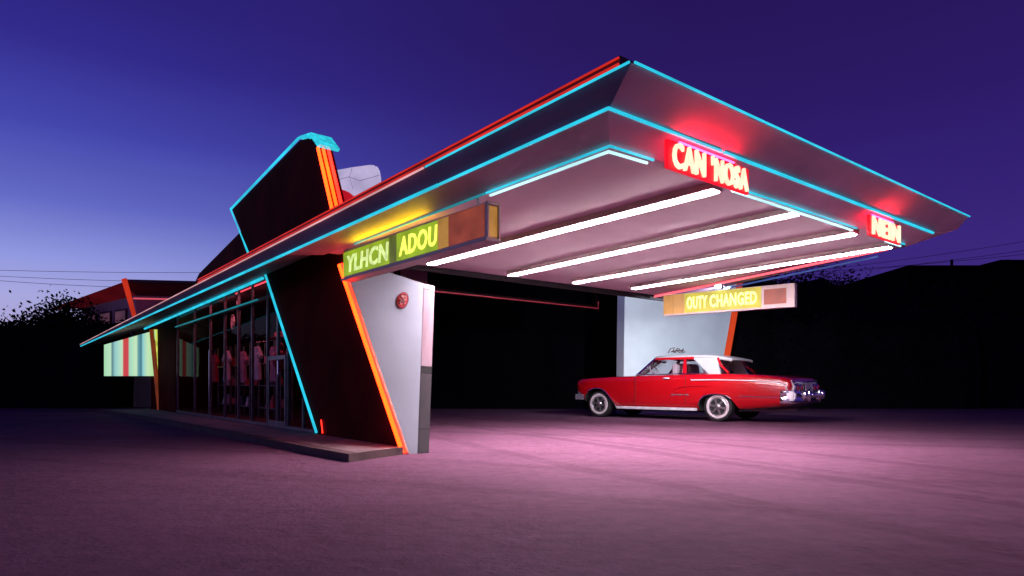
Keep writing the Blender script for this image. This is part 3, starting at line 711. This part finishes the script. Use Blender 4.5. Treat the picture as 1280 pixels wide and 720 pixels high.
# white roof with rear overhang
rr = []
for x, w, ze, zc in ((.16, .62, 1.47, 1.50), (.09, .67, 1.485, 1.55), (-.3, .70, 1.485, 1.57), (-.8, .71, 1.485, 1.575), (-1.3, .70, 1.47, 1.545), (-1.6, .68, 1.435, 1.485), (-1.80, .63, 1.40, 1.435)):
    prof = [(-1, 0), (-.975, .52), (-.8, .84), (-.4, .97), (0, 1), (.4, .97), (.8, .84), (.975, .52), (1, 0)]
    rr.append([Vector((x, w*a, ze+(zc-ze)*b)) for a, b in prof]+[Vector((x, w*a*.97, ze+(zc-ze)*b-.035)) for a, b in prof[::-1]])
bm = BM(); loft(bm, rr); rf = cpart('roof', bm, M['roof_white']); smooth_angle(rf, 50)
def pillar(s):
    bm = BM(); prism(bm, [Vector((-.86, s*.695, 1.485)), Vector((-1.48, s*.685, 1.45)), Vector((-1.62, s*.83, 1.08)), Vector((-1.35, s*.84, 1.08))], (0, -s*.05, 0)); cpart('rear_pillar', bm, M['roof_white'])
    bm = BM(); prism(bm, [Vector((.14, s*.665, 1.47)), Vector((.06, s*.68, 1.48)), Vector((.50, s*.83, 1.06)), Vector((.57, s*.83, 1.06))], (0, -s*.04, 0)); cpart('windscreen_pillar', bm, M['chrome'])
    bm = BM(); prism(bm, [Vector((-.66, s*.69, 1.48)), Vector((-.72, s*.69, 1.48)), Vector((-.80, s*.845, 1.07)), Vector((-.70, s*.845, 1.07))], (0, -s*.03, 0)); cpart('door_pillar', bm, M['paint'])
    bm = BM(); prism(bm, [Vector((.06, s*.70, 1.485)), Vector((-.92, s*.715, 1.488)), Vector((-.93, s*.72, 1.43)), Vector((.10, s*.705, 1.435))], (0, -s*.03, 0)); cpart('roof_rail', bm, M['paint'])
    bm = BM(); face(bm, [Vector((.08, s*.675, 1.45)), Vector((-.69, s*.68, 1.45)), Vector((-.75, s*.835, 1.07)), Vector((.50, s*.82, 1.07))]); cpart('door_window', bm, M['glass'])
    bm = BM(); face(bm, [Vector((-.69, s*.68, 1.45)), Vector((-.94, s*.68, 1.45)), Vector((-1.30, s*.83, 1.08)), Vector((-.75, s*.835, 1.07))]); cpart('rear_quarter_window', bm, M['glass'])
    bm = BM(); tube(bm, [Vector((-1.50, s*.68, 1.44)), Vector((-1.60, s*.78, 1.28)), Vector((-1.80, s*.82, 1.10))], .028, 8); cpart('rear_window_trim', bm, M['paint'])
    bm = BM(); tube(bm, [Vector((.52, s*.86, 1.075)), Vector((-.7, s*.875, 1.09)), Vector((-1.32, s*.88, 1.10))], .012, 8); cpart('belt_trim', bm, M['chrome'])
both(pillar)
bm = BM(); ws = []
for k in range(9):
    y = -1+2*k/8; ws.append((Vector((.145-.06*y*y+.0, .64*y, 1.475+.02*(1-y*y))), Vector((.78-.24*y*y, .82*y, 1.06))))
for a, b in zip(ws, ws[1:]): face(bm, [a[0], b[0], b[1], a[1]])
cpart('windscreen', bm, M['glass'], smooth=True)
bm = BM(); ws = []
for k in range(9):
    y = -1+2*k/8; ws.append((Vector((-1.60+.08*y*y, .66*y, 1.42)), Vector((-2.08+.28*y*y, .82*y, 1.085))))
for a, b in zip(ws, ws[1:]): face(bm, [a[0], b[0], b[1], a[1]])
cpart('rear_window', bm, M['glass'], smooth=True)
for x, z in ((-.38, 1.24), (-1.18, 1.20)):
    for s in (1, -1):
        bm = BM(); c = Vector((x, s*.36, z)); cbox(bm, (x, s*.36, z-.07), (.14, .58, .36)); cpart('seat_back', bm, M['seat'], bevel=.045)
bm = BM(); sw = Vector((.28, .36, 1.14))
tube(bm, [sw+Vector((.09*math.sin(R(a)), .19*math.cos(R(a)), .17*math.sin(R(a)))) for a in range(0, 361, 20)], .014, 6)
tube(bm, [sw+Vector((0, .18, 0)), sw, sw+Vector((0, -.18, 0))], .012, 6); tube(bm, [sw, sw+Vector((.3, 0, -.12))], .02, 6); cpart('steering_wheel', bm, M['seat'])
bm = BM(); ellipsoid(bm, (.22, 0, 1.40), (.02, .12, .03)); cpart('mirror', bm, M['chrome'], smooth=True)
# brightwork
def trim(s):
    y = s*.995
    bm = BM(); prism(bm, [Vector((1.01, s*.950, .235)), Vector((-1.13, s*.970, .235)), Vector((-1.13, s*.972, .300)), Vector((1.05, s*.960, .300))], (0, s*.03, 0)); cpart('rocker_trim', bm, M['cloth_white'], bevel=.006)
    bm = BM(); tube(bm, [Vector((x, s*(.972 if z > .45 else .955), z+.008)) for x, z in arch_f[3:-1]], .013, 6); cpart('arch_trim', bm, M['chrome'])
    bm = BM(); tube(bm, [Vector((x, s*.978, z+.006)) for x, z in arch_r[1:-3]], .013, 6); cpart('arch_trim', bm, M['chrome'])
    bm = BM(); tube(bm, [Vector((x, s*yy, z)) for x, yy, z in ((-.98, .978, .955), (-1.0, .985, .94), (-1.6, .982, .945), (-2.3, .968, .925), (-2.92, .950, .89), (-3.06, .942, .84), (-3.11, .935, .72))], .012, 6); cpart('side_spear', bm, M['whitewall'])
    bm = BM(); tube(bm, [Vector((x, s*.992, z)) for x, z in ((-.62, .66), (-.58, .72), (-.70, .785), (-1.05, .81), (-1.5, .80))], .022, 8, .006); cpart('side_scallop', bm, M['paint'])
    bm = BM(); tube(bm, [Vector((x, s*yy, z)) for x, yy, z in ((-2.1, .985, .58), (-2.6, .970, .575), (-3.1, .940, .565))], .009, 6); cpart('lower_crease', bm, M['chrome'])
    bm = BM()
    for k, x in enumerate((-.52, -.585, -.65, -.71, -.77, -.84, -.90)): cbox(bm, (x, s*.988, .60+.006*(k % 2)), (.045, .02, .022 if k % 3 else .034))
    cpart('script_badge', bm, M['post_pink'])
    dh = BM(); ellipsoid(dh, (-.36, s*.985, .985), (.085, .022, .022)); hd = cpart('door_handle', dh, M['soft_chrome'], smooth=True)
    bm = BM()
    for x0, x1 in (((.48, .485)), ((-.845, -.84))): box(bm, (x0, s*.972, .38), (x1-x0, 0, 0), (0, s*.012, 0), (0, 0, .66))
    cpart('door_seam', bm, M['black'])
both(trim)
# front end: stacked lamps, grille, bumper
def front(s):
    bm = BM(); lathe(bm, [(.001, 0), (.085, 0), (.10, .05), (.09, .10), (.001, .10)], (0, 0, 0), 'z', 20)
    bmesh.ops.rotate(bm, verts=bm.verts, cent=(0, 0, 0), matrix=Matrix.Rotation(R(90), 3, 'Y')); bmesh.ops.translate(bm, verts=bm.verts, vec=(2.20, s*.76, .68))
    hl = cpart('headlight', bm, M['chrome'], smooth=True)
    bm = BM(); ellipsoid(bm, (2.30, s*.76, .68), (.03, .075, .075)); obj('lens', bm, M['lens'], hl, local=True, smooth=True)
both(front)
bm = BM()
prism(bm, [Vector((2.28, -.84, .44)), Vector((2.40, -.80, .44)), Vector((2.48, -.4, .44)), Vector((2.50, 0, .44)), Vector((2.48, .4, .44)), Vector((2.40, .80, .44)), Vector((2.02, .965, .44)), Vector((2.02, .93, .44)), Vector((2.28, .84, .44)), Vector((2.3, 0, .44)), Vector((2.02, -.93, .44)), Vector((2.02, -.965, .44))][1:7]+[Vector((2.05, .93, .44)), Vector((2.3, .74, .44)), Vector((2.36, 0, .44)), Vector((2.3, -.74, .44))], (0, 0, .14))
cpart('front_bumper', bm, M['soft_chrome'], bevel=.02)
bm = BM()
for k in range(5): tube(bm, [Vector((2.40, -.55, .62+k*.05)), Vector((2.46, 0, .62+k*.05)), Vector((2.40, .55, .62+k*.05))], .012, 6)
cpart('grille', bm, M['chrome'])
# rear end: dark recess, lamps, bumper with guards
bm = BM(); prism(bm, [Vector((-3.215, -.80, .62)), Vector((-3.215, .80, .62)), Vector((-3.180, .80, .88)), Vector((-3.180, -.80, .88))], (-.02, 0, 0)); cpart('rear_panel', bm, M['black'])
bm = BM()
bar = [(-2.98, .975), (-3.06, .985), (-3.190, .95), (-3.280, .86), (-3.330, .5), (-3.340, 0), (-3.330, -.5), (-3.280, -.86), (-3.190, -.95), (-3.06, -.985), (-2.98, -.975)]
rg = []
for x, y in bar:
    t = Vector((x, y, 0)); o_ = Vector((-.03 if abs(y) < .9 else 0, .03 if y > .9 else (-.03 if y < -.9 else 0), 0))
    zl, zh = (.43, .73) if abs(y) > .8 else (.45, .66)
    rg.append([t-o_+UP*zl, t+o_*.6+UP*(zl+.02), t+o_+UP*((zl+zh)/2-.03), t+o_*.55+UP*((zl+zh)/2), t+o_+UP*((zl+zh)/2+.03), t+o_*.6+UP*(zh-.02), t-o_+UP*zh])
bm = BM(); loft(bm, rg); rb = cpart('rear_bumper', bm, M['chrome']); smooth_angle(rb, 40)
for y, a, b in ((-.62, .05, .11), (-.36, .045, .14), (.36, .045, .14), (.62, .05, .11), (0, .05, .05), (.15, .03, .06), (-.15, .03, .06)):
    bm = BM(); ellipsoid(bm, (-3.37, y, .61), (.055, a, b)); obj('bumper_guard', bm, M['chrome'], rb, local=True, smooth=True)
for y in (-.80, .80):
    bm = BM(); cbox(bm, (-3.19, y*1.17, .60), (.20, .16, .20)); obj('bumper_end', bm, M['soft_chrome'], rb, local=True, bevel=.035)
def tail(s):
    for y, r in ((.70, .095), (.46, .085)):
        bm = BM(); lathe(bm, [(.001, 0), (r, 0), (r*1.05, .02), (r*.8, .05), (.001, .05)], (0, 0, 0), 'z', 20)
        bmesh.ops.rotate(bm, verts=bm.verts, cent=(0, 0, 0), matrix=Matrix.Rotation(R(-90), 3, 'Y')); bmesh.ops.translate(bm, verts=bm.verts, vec=(-3.205, s*y, .77))
        tl = cpart('tail_lamp', bm, M['chrome'], smooth=True)
        bm = BM(); ellipsoid(bm, (-3.255, s*y, .77), (.025, r*.62, r*.62)); obj('lens', bm, M['tail'], tl, local=True, smooth=True)
both(tail)
bm = BM(); tube(bm, [Vector((-3.170, -.84, .90)), Vector((-3.210, 0, .905)), Vector((-3.170, .84, .90))], .022, 8)
tube(bm, [Vector((-3.220, -.3, .69)), Vector((-3.240, .3, .69))], .018, 6); cpart('tail_trim', bm, M['chrome'])
bm = BM()
for k in range(15):
    y_ = -.63+.09*k
    if abs(y_) < .2: continue
    tube(bm, [Vector((-3.225, y_, .66)), Vector((-3.235, y_, .78)), Vector((-3.20, y_, .89))], .008, 6)
for z_ in (.70, .86): tube(bm, [Vector((-3.20, -.80, z_)), Vector((-3.24, 0, z_)), Vector((-3.20, .80, z_))], .014, 6)
for s_ in (1, -1):
    tube(bm, [Vector((-3.17, s_*.83, .66)), Vector((-3.22, s_*.84, .80)), Vector((-3.15, s_*.83, .92))], .03, 8)
cpart('tail_grille', bm, M['soft_chrome'])
bm = BM(); cbox(bm, (-3.240, 0, .78), (.02, .32, .15)); cpart('number_plate', bm, M['whitewall'])
bm = BM()
for s in (.45, -.45): tube(bm, [Vector((-1.9, s, .26)), Vector((-3.170, s, .30))], .03, 8)
cpart('exhaust_pipe', bm, M['steel'])
bm = BM()
for x in (1.585, -1.585): tube(bm, [Vector((x, -.7, .335)), Vector((x, .7, .335))], .04, 8)
tube(bm, [Vector((1.4, .1, .30)), Vector((-1.5, 0, .30))], .05, 8); cbox(bm, (.1, 0, .21), (2.6, 1.2, .06)); cpart('chassis', bm, M['black'])
def wheel(x, s):
    bm = BM(); ty = [(.21, -.1), (.30, -.105), (.325, -.095), (.338, -.06), (.34, 0), (.338, .06), (.325, .095), (.30, .105), (.21, .1)]
    c = Vector((x, s*.80, .338)); lathe(bm, ty, (0, 0, 0), 'y', 40)
    bmesh.ops.translate(bm, verts=bm.verts, vec=c); w = cpart('wheel', bm, M['tyre'], smooth=False); smooth_angle(w, 40)
    bm = BM(); lathe(bm, [(.195, s*.09), (.222, s*.112), (.258, s*.114), (.268, s*.108), (.268, s*.09)], c, 'y', 40); obj('whitewall', bm, M['whitewall'], w, local=True, smooth=True)
    bm = BM(); lathe(bm, [(.20, s*.02), (.205, s*.105), (.19, s*.112), (.175, s*.09), (.10, s*.075), (.07, s*.11), (.03, s*.125), (.001, s*.127)], c, 'y', 40)
    for k in range(6):
        a = 2*math.pi*k/6+.2; d1 = Vector((math.cos(a), 0, math.sin(a))); n1 = Vector((-math.sin(a), 0, math.cos(a)))
        prism(bm, [c+d1*.06-n1*.016+Vector((0, s*.10, 0)), c+d1*.19-n1*.026+Vector((0, s*.10, 0)), c+d1*.19+n1*.026+Vector((0, s*.10, 0)), c+d1*.06+n1*.016+Vector((0, s*.10, 0))], (0, s*.018, 0))
    rim = obj('rim', bm, M['rim_chrome'], w, local=True)
for x in (1.585, -1.585): both(lambda s, x=x: wheel(x, s))

# ------------------------------------------------------------------ distant house at the left
hs = thing('roadside_house', 'pink clapboard building with a red prow roof beyond the far end of the eave', 'house', (-14.2, 25.5, 0))
Y = 24.0
cA = rpt(170, 480, Y); cA.z = 0                # nearest corner of the walls
rt = Vector((.985, .17, 0)); lf = Vector((-.80, .60, 0))
bm = BM(); prism(bm, [cA, cA+rt*7, cA+rt*7+lf*5.0, cA+lf*5.0], (0, 0, 4.12)); wl = obj('wall', bm, M['clap'], hs)
bm = BM()
for k in range(26):
    z = .25+k*.15
    box(bm, cA+rt*.1+Vector((0, -.02, z)), rt*6.8, Vector((0, .018, 0)), (0, 0, .11))
obj('clapboards', bm, M['clap'], hs)
tip = rpt(154, 349, Y-.9)
bm = BM()      # prow roof slab, underside tilted up to the corner
g0 = tip; g1 = tip+rt*8.5; g2 = tip+rt*8.5+lf*7; g3 = cA+lf*6.2+Vector((-.9, -.1, 4.02))
prism(bm, [g0, g1, g2], (0, 0, -.10))
obj('roof', bm, M['maroon'], hs)
bm = BM(); face(bm, [g0+UP*-.10, g3, cA+lf*5.0+UP*4.0, cA+UP*4.12]); obj('roof_soffit', bm, emis('soffit_painted_light', (.36, .012, .022), .13, .4, .8), hs)  # soffit glows by itself, in place of light falling on it
bm = BM(); face(bm, [g0+UP*-.102, g1+UP*-.102, cA+rt*7+UP*4.12, cA+UP*4.12]); face(bm, [g0+Vector((0, -.004, -.002)), g1+Vector((0, -.004, -.002)), g1+rt*.02+Vector((0, .3, -.55)), lerp(g0, cA+UP*4.12, .55)+Vector((0, -.1, 0))])
obj('roof_fascia', bm, M['maroon'], hs)
bm = BM(); prism(bm, [rpt(151.5, 349, Y-1.0), rpt(157, 347.5, Y-1.0), rpt(163, 370, Y-.75), rpt(171, 402, Y-.4), rpt(167.5, 404, Y-.4), rpt(157, 368, Y-.75)], (0, .08, 0)); obj('orange_beam', bm, emis('house_orange', (.80, .045, .015), .62, .25, 1), hs)
bm = BM(); tube(bm, [cA+UP*3.95+Vector((.2, -.5, 0)), cA+rt*6.5+UP*3.95+Vector((0, -.5, 0))], .03); obj('pink_tube', bm, emis('added_wall_glow', (.8, .10, .14), .8, 0), hs)  # added glowing tube, there only to light the house walls
for k in range(3):
    a = cA+lf*(.7+1.35*k)+UP*2.5-Vector((.6, .8, 0))*.03
    bm = BM(); prism(bm, [a, a+lf*1.0, a+lf*1.0+UP*1.2, a+UP*1.2], Vector((-.6, -.8, 0))*.03); wf = obj('window', bm, M['maroon'], hs)
    b0 = a+Vector((-.6, -.8, 0))*.034
    bm = BM(); face(bm, [b0+lf*.08+UP*.08, b0+lf*.92+UP*.08, b0+lf*.92+UP*1.12, b0+lf*.08+UP*1.12]); obj('pane', bm, emis('dim_pink_pane', (.16, .06, .10), .45, .5, 1.2), wf)

# ------------------------------------------------------------------ dark background: rear building, hedges, trees
rb_ = thing('rear_building', 'dark unlit flat-roofed building at the back of the lot behind the canopy', 'building', (1.5, 22.5, 0))
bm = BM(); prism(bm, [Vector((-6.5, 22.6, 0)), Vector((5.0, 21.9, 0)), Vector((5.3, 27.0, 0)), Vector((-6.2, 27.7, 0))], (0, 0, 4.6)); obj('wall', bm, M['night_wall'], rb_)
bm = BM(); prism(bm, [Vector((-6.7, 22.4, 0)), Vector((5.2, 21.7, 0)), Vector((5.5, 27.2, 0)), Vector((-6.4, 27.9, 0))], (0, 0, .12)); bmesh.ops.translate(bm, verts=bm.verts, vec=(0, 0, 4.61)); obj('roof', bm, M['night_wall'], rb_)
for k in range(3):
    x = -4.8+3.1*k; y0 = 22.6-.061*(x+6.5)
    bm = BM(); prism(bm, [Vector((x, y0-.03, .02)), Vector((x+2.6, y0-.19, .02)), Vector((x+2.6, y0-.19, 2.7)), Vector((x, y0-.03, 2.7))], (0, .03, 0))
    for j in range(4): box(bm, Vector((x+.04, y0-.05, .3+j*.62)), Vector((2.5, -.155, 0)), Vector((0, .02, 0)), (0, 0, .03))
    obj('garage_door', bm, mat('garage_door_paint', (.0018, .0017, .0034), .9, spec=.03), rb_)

def leaves(bm, c, s, n, q, size):
    """leaf faces scattered in clumps through an ellipsoid volume"""
    c = Vector(c); cl = []
    for _ in range(max(6, n//70)):
        while True:
            p = Vector((q.uniform(-1, 1), q.uniform(-1, 1), q.uniform(-1, 1)))
            if p.length < 1: break
        if p.length > 1e-3: p = p.normalized()*(p.length**.55)
        cl.append(Vector((p.x*s[0], p.y*s[1], p.z*s[2])))
    for _ in range(n):
        k = q.choice(cl); r = .22*min(s)+.12
        p = c+k+Vector((q.gauss(0, r), q.gauss(0, r), q.gauss(0, r*.8)))
        if p.z < .05: continue
        a = Vector((q.gauss(0, 1), q.gauss(0, 1), q.gauss(0, 1))).normalized(); b = a.orthogonal().normalized()
        w = size*q.uniform(.6, 1.3)
        vs = [bm.verts.new(p+a*w), bm.verts.new(p+b*w*.5), bm.verts.new(p-a*w), bm.verts.new(p-b*w*.5)]
        bm.faces.new(vs)
def tree(x, y, h, rx, rz, label, seed, n=3800, group=None, size=.10, core=.55):
    q = random.Random(seed)
    t = thing('broadleaf_tree', label, 'tree', (x, y, 0), group=group)
    bm = BM(); tube(bm, [Vector((x, y, 0)), Vector((x+.1, y, h*.35)), Vector((x-.05, y, h*.62))], .16, 9, .07)
    for k in range(6):
        a = q.uniform(0, 6.28); tube(bm, [Vector((x, y, h*.35+k*.03*h)), Vector((x+rx*.35*math.cos(a), y+rx*.35*math.sin(a), h*.6)), Vector((x+rx*.7*math.cos(a), y+rx*.7*math.sin(a), h*.78))], .06, 6, .015)
    obj('trunk', bm, M['bark'], t)
    bm = BM(); q2 = random.Random(seed+900)
    bmesh.ops.create_icosphere(bm, subdivisions=3, radius=1, matrix=Matrix.Translation(Vector((x, y, h-rz*1.05))) @ Matrix.Diagonal((rx*core, rx*core, rz*core, 1)))
    for v_ in bm.verts: v_.co += (v_.co-Vector((x, y, h-rz))).normalized()*q2.uniform(-.22, .12)
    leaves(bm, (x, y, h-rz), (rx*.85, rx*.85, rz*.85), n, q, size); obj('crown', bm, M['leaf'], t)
def hedge(x0, y0, x1, y1, h, label, seed, n=3000):
    q = random.Random(seed); a, b = Vector((x0, y0, 0)), Vector((x1, y1, 0)); d = b-a; L = d.length
    t = thing('hedge', label, 'hedge', (a+b)/2, group='dark hedges around the lot')
    bm = BM(); rg = []
    m = max(6, int(L/.6)); nn = Vector((-d.y, d.x, 0)).normalized()
    for k in range(m+1):
        c = lerp(a, b, k/m); hh = h*q.uniform(.86, 1.0); ww = .6*q.uniform(.85, 1.15)
        rg.append([c-nn*ww, c-nn*ww*1.1+UP*hh*.5, c-nn*ww*.6+UP*hh, c+nn*ww*.6+UP*hh, c+nn*ww*1.1+UP*hh*.5, c+nn*ww])
    loft(bm, rg); obj('inner_branches', bm, M['leaf'], t)
    bm = BM()
    for _ in range(n):
        c = lerp(a, b, q.random()); z = h*(q.random()**.6)*1.04; p = c+nn*q.uniform(-.75, .75)+UP*(z+q.gauss(0, .05))
        if p.z < .04: continue
        u_ = Vector((q.gauss(0, 1), q.gauss(0, 1), q.gauss(0, 1))).normalized(); v_ = u_.orthogonal(); w = q.uniform(.05, .12)
        bm.faces.new([bm.verts.new(p+u_*w), bm.verts.new(p+v_*w*.5), bm.verts.new(p-u_*w), bm.verts.new(p-v_*w*.5)])
    obj('foliage', bm, M['leaf'], t)
hedge(-30, 23.5, -14.0, 23.3, 3.0, 'dark clipped hedge at the left under the small tree', 31, 5000)
hedge(5.3, 23.0, 16, 22.8, 3.3, 'dark hedge behind the car and to its right', 32, 5000)
hedge(16.3, 22.9, 30, 23.5, 3.2, 'dark hedge at the far right of the lot', 33, 5000)
tree(-17.7, 25.5, 4.2, 1.45, 1.3, 'rounded dark tree against the pale sky at the left of the picture', 41, 7000, size=.07)
tree(-20.6, 26.5, 3.45, 1.3, 1.0, 'lower dark tree at the left border of the picture', 42, 5000, size=.07)
tree(9.9, 26.0, 5.5, 2.2, 2.2, 'dark dense tree showing below the right end of the canopy', 43, 11000, 'dark trees behind the lot', .085, .86)
tree(12.6, 27, 5.65, 2.1, 2.3, 'dark tree standing right beside the open sky gap, right of the canopy tip tree', 44, 11000, 'dark trees behind the lot', .085, .86)
tree(7.0, 27, 5.4, 2.2, 2.3, 'dark tree rising behind the hanging amber sign', 45, 9000, 'dark trees behind the lot', .085, .86)
tree(15.6, 29, 5.1, 1.6, 2.0, 'short dark tree filling the dip of the right skyline', 46, 9000, 'dark trees behind the lot', .085, .86)
for k, (x, y, h, lab) in enumerate(((19.6, 30, 5.9, 'dark tree just left of the flat black roofline'), )):
    tree(x, y, h-.5, 1.6, 1.8, lab, 50+k, 4000, 'dark trees behind the lot', .13, .80)
db = thing('far_building', 'long black flat-roofed building silhouetted on the right skyline', 'building', (26, 34, 0))
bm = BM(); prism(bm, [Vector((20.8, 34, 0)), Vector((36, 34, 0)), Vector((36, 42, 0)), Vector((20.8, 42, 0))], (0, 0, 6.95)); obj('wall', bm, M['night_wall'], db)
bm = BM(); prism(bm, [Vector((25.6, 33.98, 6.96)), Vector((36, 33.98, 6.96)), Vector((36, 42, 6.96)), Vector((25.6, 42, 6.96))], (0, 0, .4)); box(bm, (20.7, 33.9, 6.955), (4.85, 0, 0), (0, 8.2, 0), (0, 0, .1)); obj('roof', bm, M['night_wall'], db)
bm = BM()
for x in (24.4, 27.5): tube(bm, [Vector((x, 36, 7.0)), Vector((x, 36, 7.75))], .07)
obj('vent_pipe', bm, M['night_wall'], db)

# ------------------------------------------------------------------ overhead wires
def wire(p, q, sag, label, r=.012):
    p, q = Vector(p), Vector(q); pts = []
    for k in range(25):
        t = k/24; c = lerp(p, q, t); c.z -= sag*4*t*(1-t); pts.append(c)
    bm = BM(); tube(bm, pts, r, 5); o = obj('overhead_wire', bm, M['wire']); tag(o, label, 'wire', 'overhead wires')
Yw = 34
wire(rpt(-300, 325, Yw), rpt(420, 338, Yw+6), .35, 'uppermost thin wire across the pale sky at the left')
wire(rpt(-300, 322, Yw), rpt(420, 350, Yw+6), .55, 'middle thin wire across the pale sky above the left tree')
wire(rpt(-300, 318, Yw-2), rpt(420, 357, Yw+4), .75, 'lowest sagging wire across the pale sky at the left')
wire(rpt(1000, 340, 40), rpt(1500, 262, 30), .25, 'uppermost wire in the dark sky below the canopy tip at the right')
wire(rpt(1000, 345, 40), rpt(1500, 278, 30), .25, 'middle wire in the dark sky at the right')
wire(rpt(1000, 341, 40), rpt(1500, 292, 30), .2, 'lowest wire over the right skyline')

# ------------------------------------------------------------------ sky and sun (dusk)
w = bpy.data.worlds.new('World'); sc.world = w; w.use_nodes = True
nt = w.node_tree; bg = nt.nodes['Background']
sky = nt.nodes.new('ShaderNodeTexSky'); sky.sky_type = 'NISHITA'; sky.sun_disc = False
sky.sun_elevation = R(-3); sky.sun_rotation = R(-40)
tc = nt.nodes.new('ShaderNodeTexCoord'); sp = nt.nodes.new('ShaderNodeSeparateXYZ'); nt.links.new(tc.outputs['Generated'], sp.inputs[0])
def ramp(stops):
    r = nt.nodes.new('ShaderNodeValToRGB'); cr = r.color_ramp
    while len(cr.elements) < len(stops): cr.elements.new(.5)
    for e_, (p, c) in zip(cr.elements, stops): e_.position = p; e_.color = (*lin(c), 1)
    nt.links.new(sp.outputs['Z'], r.inputs['Fac']); return r.outputs['Color']
left = ramp([(0, (182, 165, 205)), (.11, (166, 166, 222)), (.16, (140, 148, 220)), (.225, (98, 106, 198)), (.31, (66, 68, 172)), (.40, (48, 40, 140)), (.46, (42, 32, 124)), (1, (20, 14, 70))])
right = ramp([(0, (58, 44, 128)), (.15, (58, 38, 124)), (.25, (50, 30, 116)), (.36, (43, 23, 102)), (.46, (38, 19, 90)), (1, (18, 12, 60))])
mr = nt.nodes.new('ShaderNodeMapRange'); mr.interpolation_type = 'SMOOTHERSTEP'
mr.inputs['From Min'].default_value = -.72; mr.inputs['From Max'].default_value = .36
nt.links.new(sp.outputs['X'], mr.inputs['Value'])
mx = nt.nodes.new('ShaderNodeMix'); mx.data_type = 'RGBA'
nt.links.new(mr.outputs['Result'], mx.inputs['Factor']); nt.links.new(left, mx.inputs['A']); nt.links.new(right, mx.inputs['B'])
ad = nt.nodes.new('ShaderNodeMix'); ad.data_type = 'RGBA'; ad.blend_type = 'ADD'; ad.inputs['Factor'].default_value = .03
nt.links.new(mx.outputs['Result'], ad.inputs['A']); nt.links.new(sky.outputs[0], ad.inputs['B'])
mph = nt.nodes.new('ShaderNodeMapping'); mph.inputs['Scale'].default_value = (1.5, 1.5, 9)
nt.links.new(tc.outputs['Generated'], mph.inputs['Vector'])
hz = nt.nodes.new('ShaderNodeTexNoise'); hz.inputs['Scale'].default_value = 1.6; hz.inputs['Detail'].default_value = 5
nt.links.new(mph.outputs[0], hz.inputs['Vector'])
hm = nt.nodes.new('ShaderNodeMapRange'); hm.inputs['From Min'].default_value = .3; hm.inputs['From Max'].default_value = .7
hm.inputs['To Min'].default_value = .965; hm.inputs['To Max'].default_value = 1.035
nt.links.new(hz.outputs['Fac'], hm.inputs['Value'])
hv = nt.nodes.new('ShaderNodeVectorMath'); hv.operation = 'SCALE'
nt.links.new(ad.outputs['Result'], hv.inputs[0]); nt.links.new(hm.outputs[0], hv.inputs['Scale'])
nt.links.new(hv.outputs[0], bg.inputs['Color']); bg.inputs['Strength'].default_value = 1.0
sl_ = bpy.data.lights.new('sun', 'SUN'); sl_.energy = .03; sl_.angle = R(15); sl_.color = (1, .8, .85)
so = bpy.data.objects.new('sun', sl_); COL.objects.link(so)
so.rotation_euler = Vector((.62, -.77, -.12)).to_track_quat('-Z', 'Y').to_euler()

# ------------------------------------------------------------------ camera
cd = bpy.data.cameras.new('camera'); cam = bpy.data.objects.new('camera', cd); COL.objects.link(cam)
cam.location = (0, 0, .85); cam.rotation_euler = (R(90), 0, 0)
cd.sensor_width = 36; cd.lens = 811/1280*36; cd.shift_y = 120/1280; cd.clip_end = 2000; cd.clip_start = .05
sc.camera = cam
sc.view_settings.view_transform = 'Standard'; sc.view_settings.look = 'None'; sc.view_settings.exposure = 0
sc.cycles.max_bounces = 8; sc.cycles.transparent_max_bounces = 12
sc.cycles.sample_clamp_indirect = 4
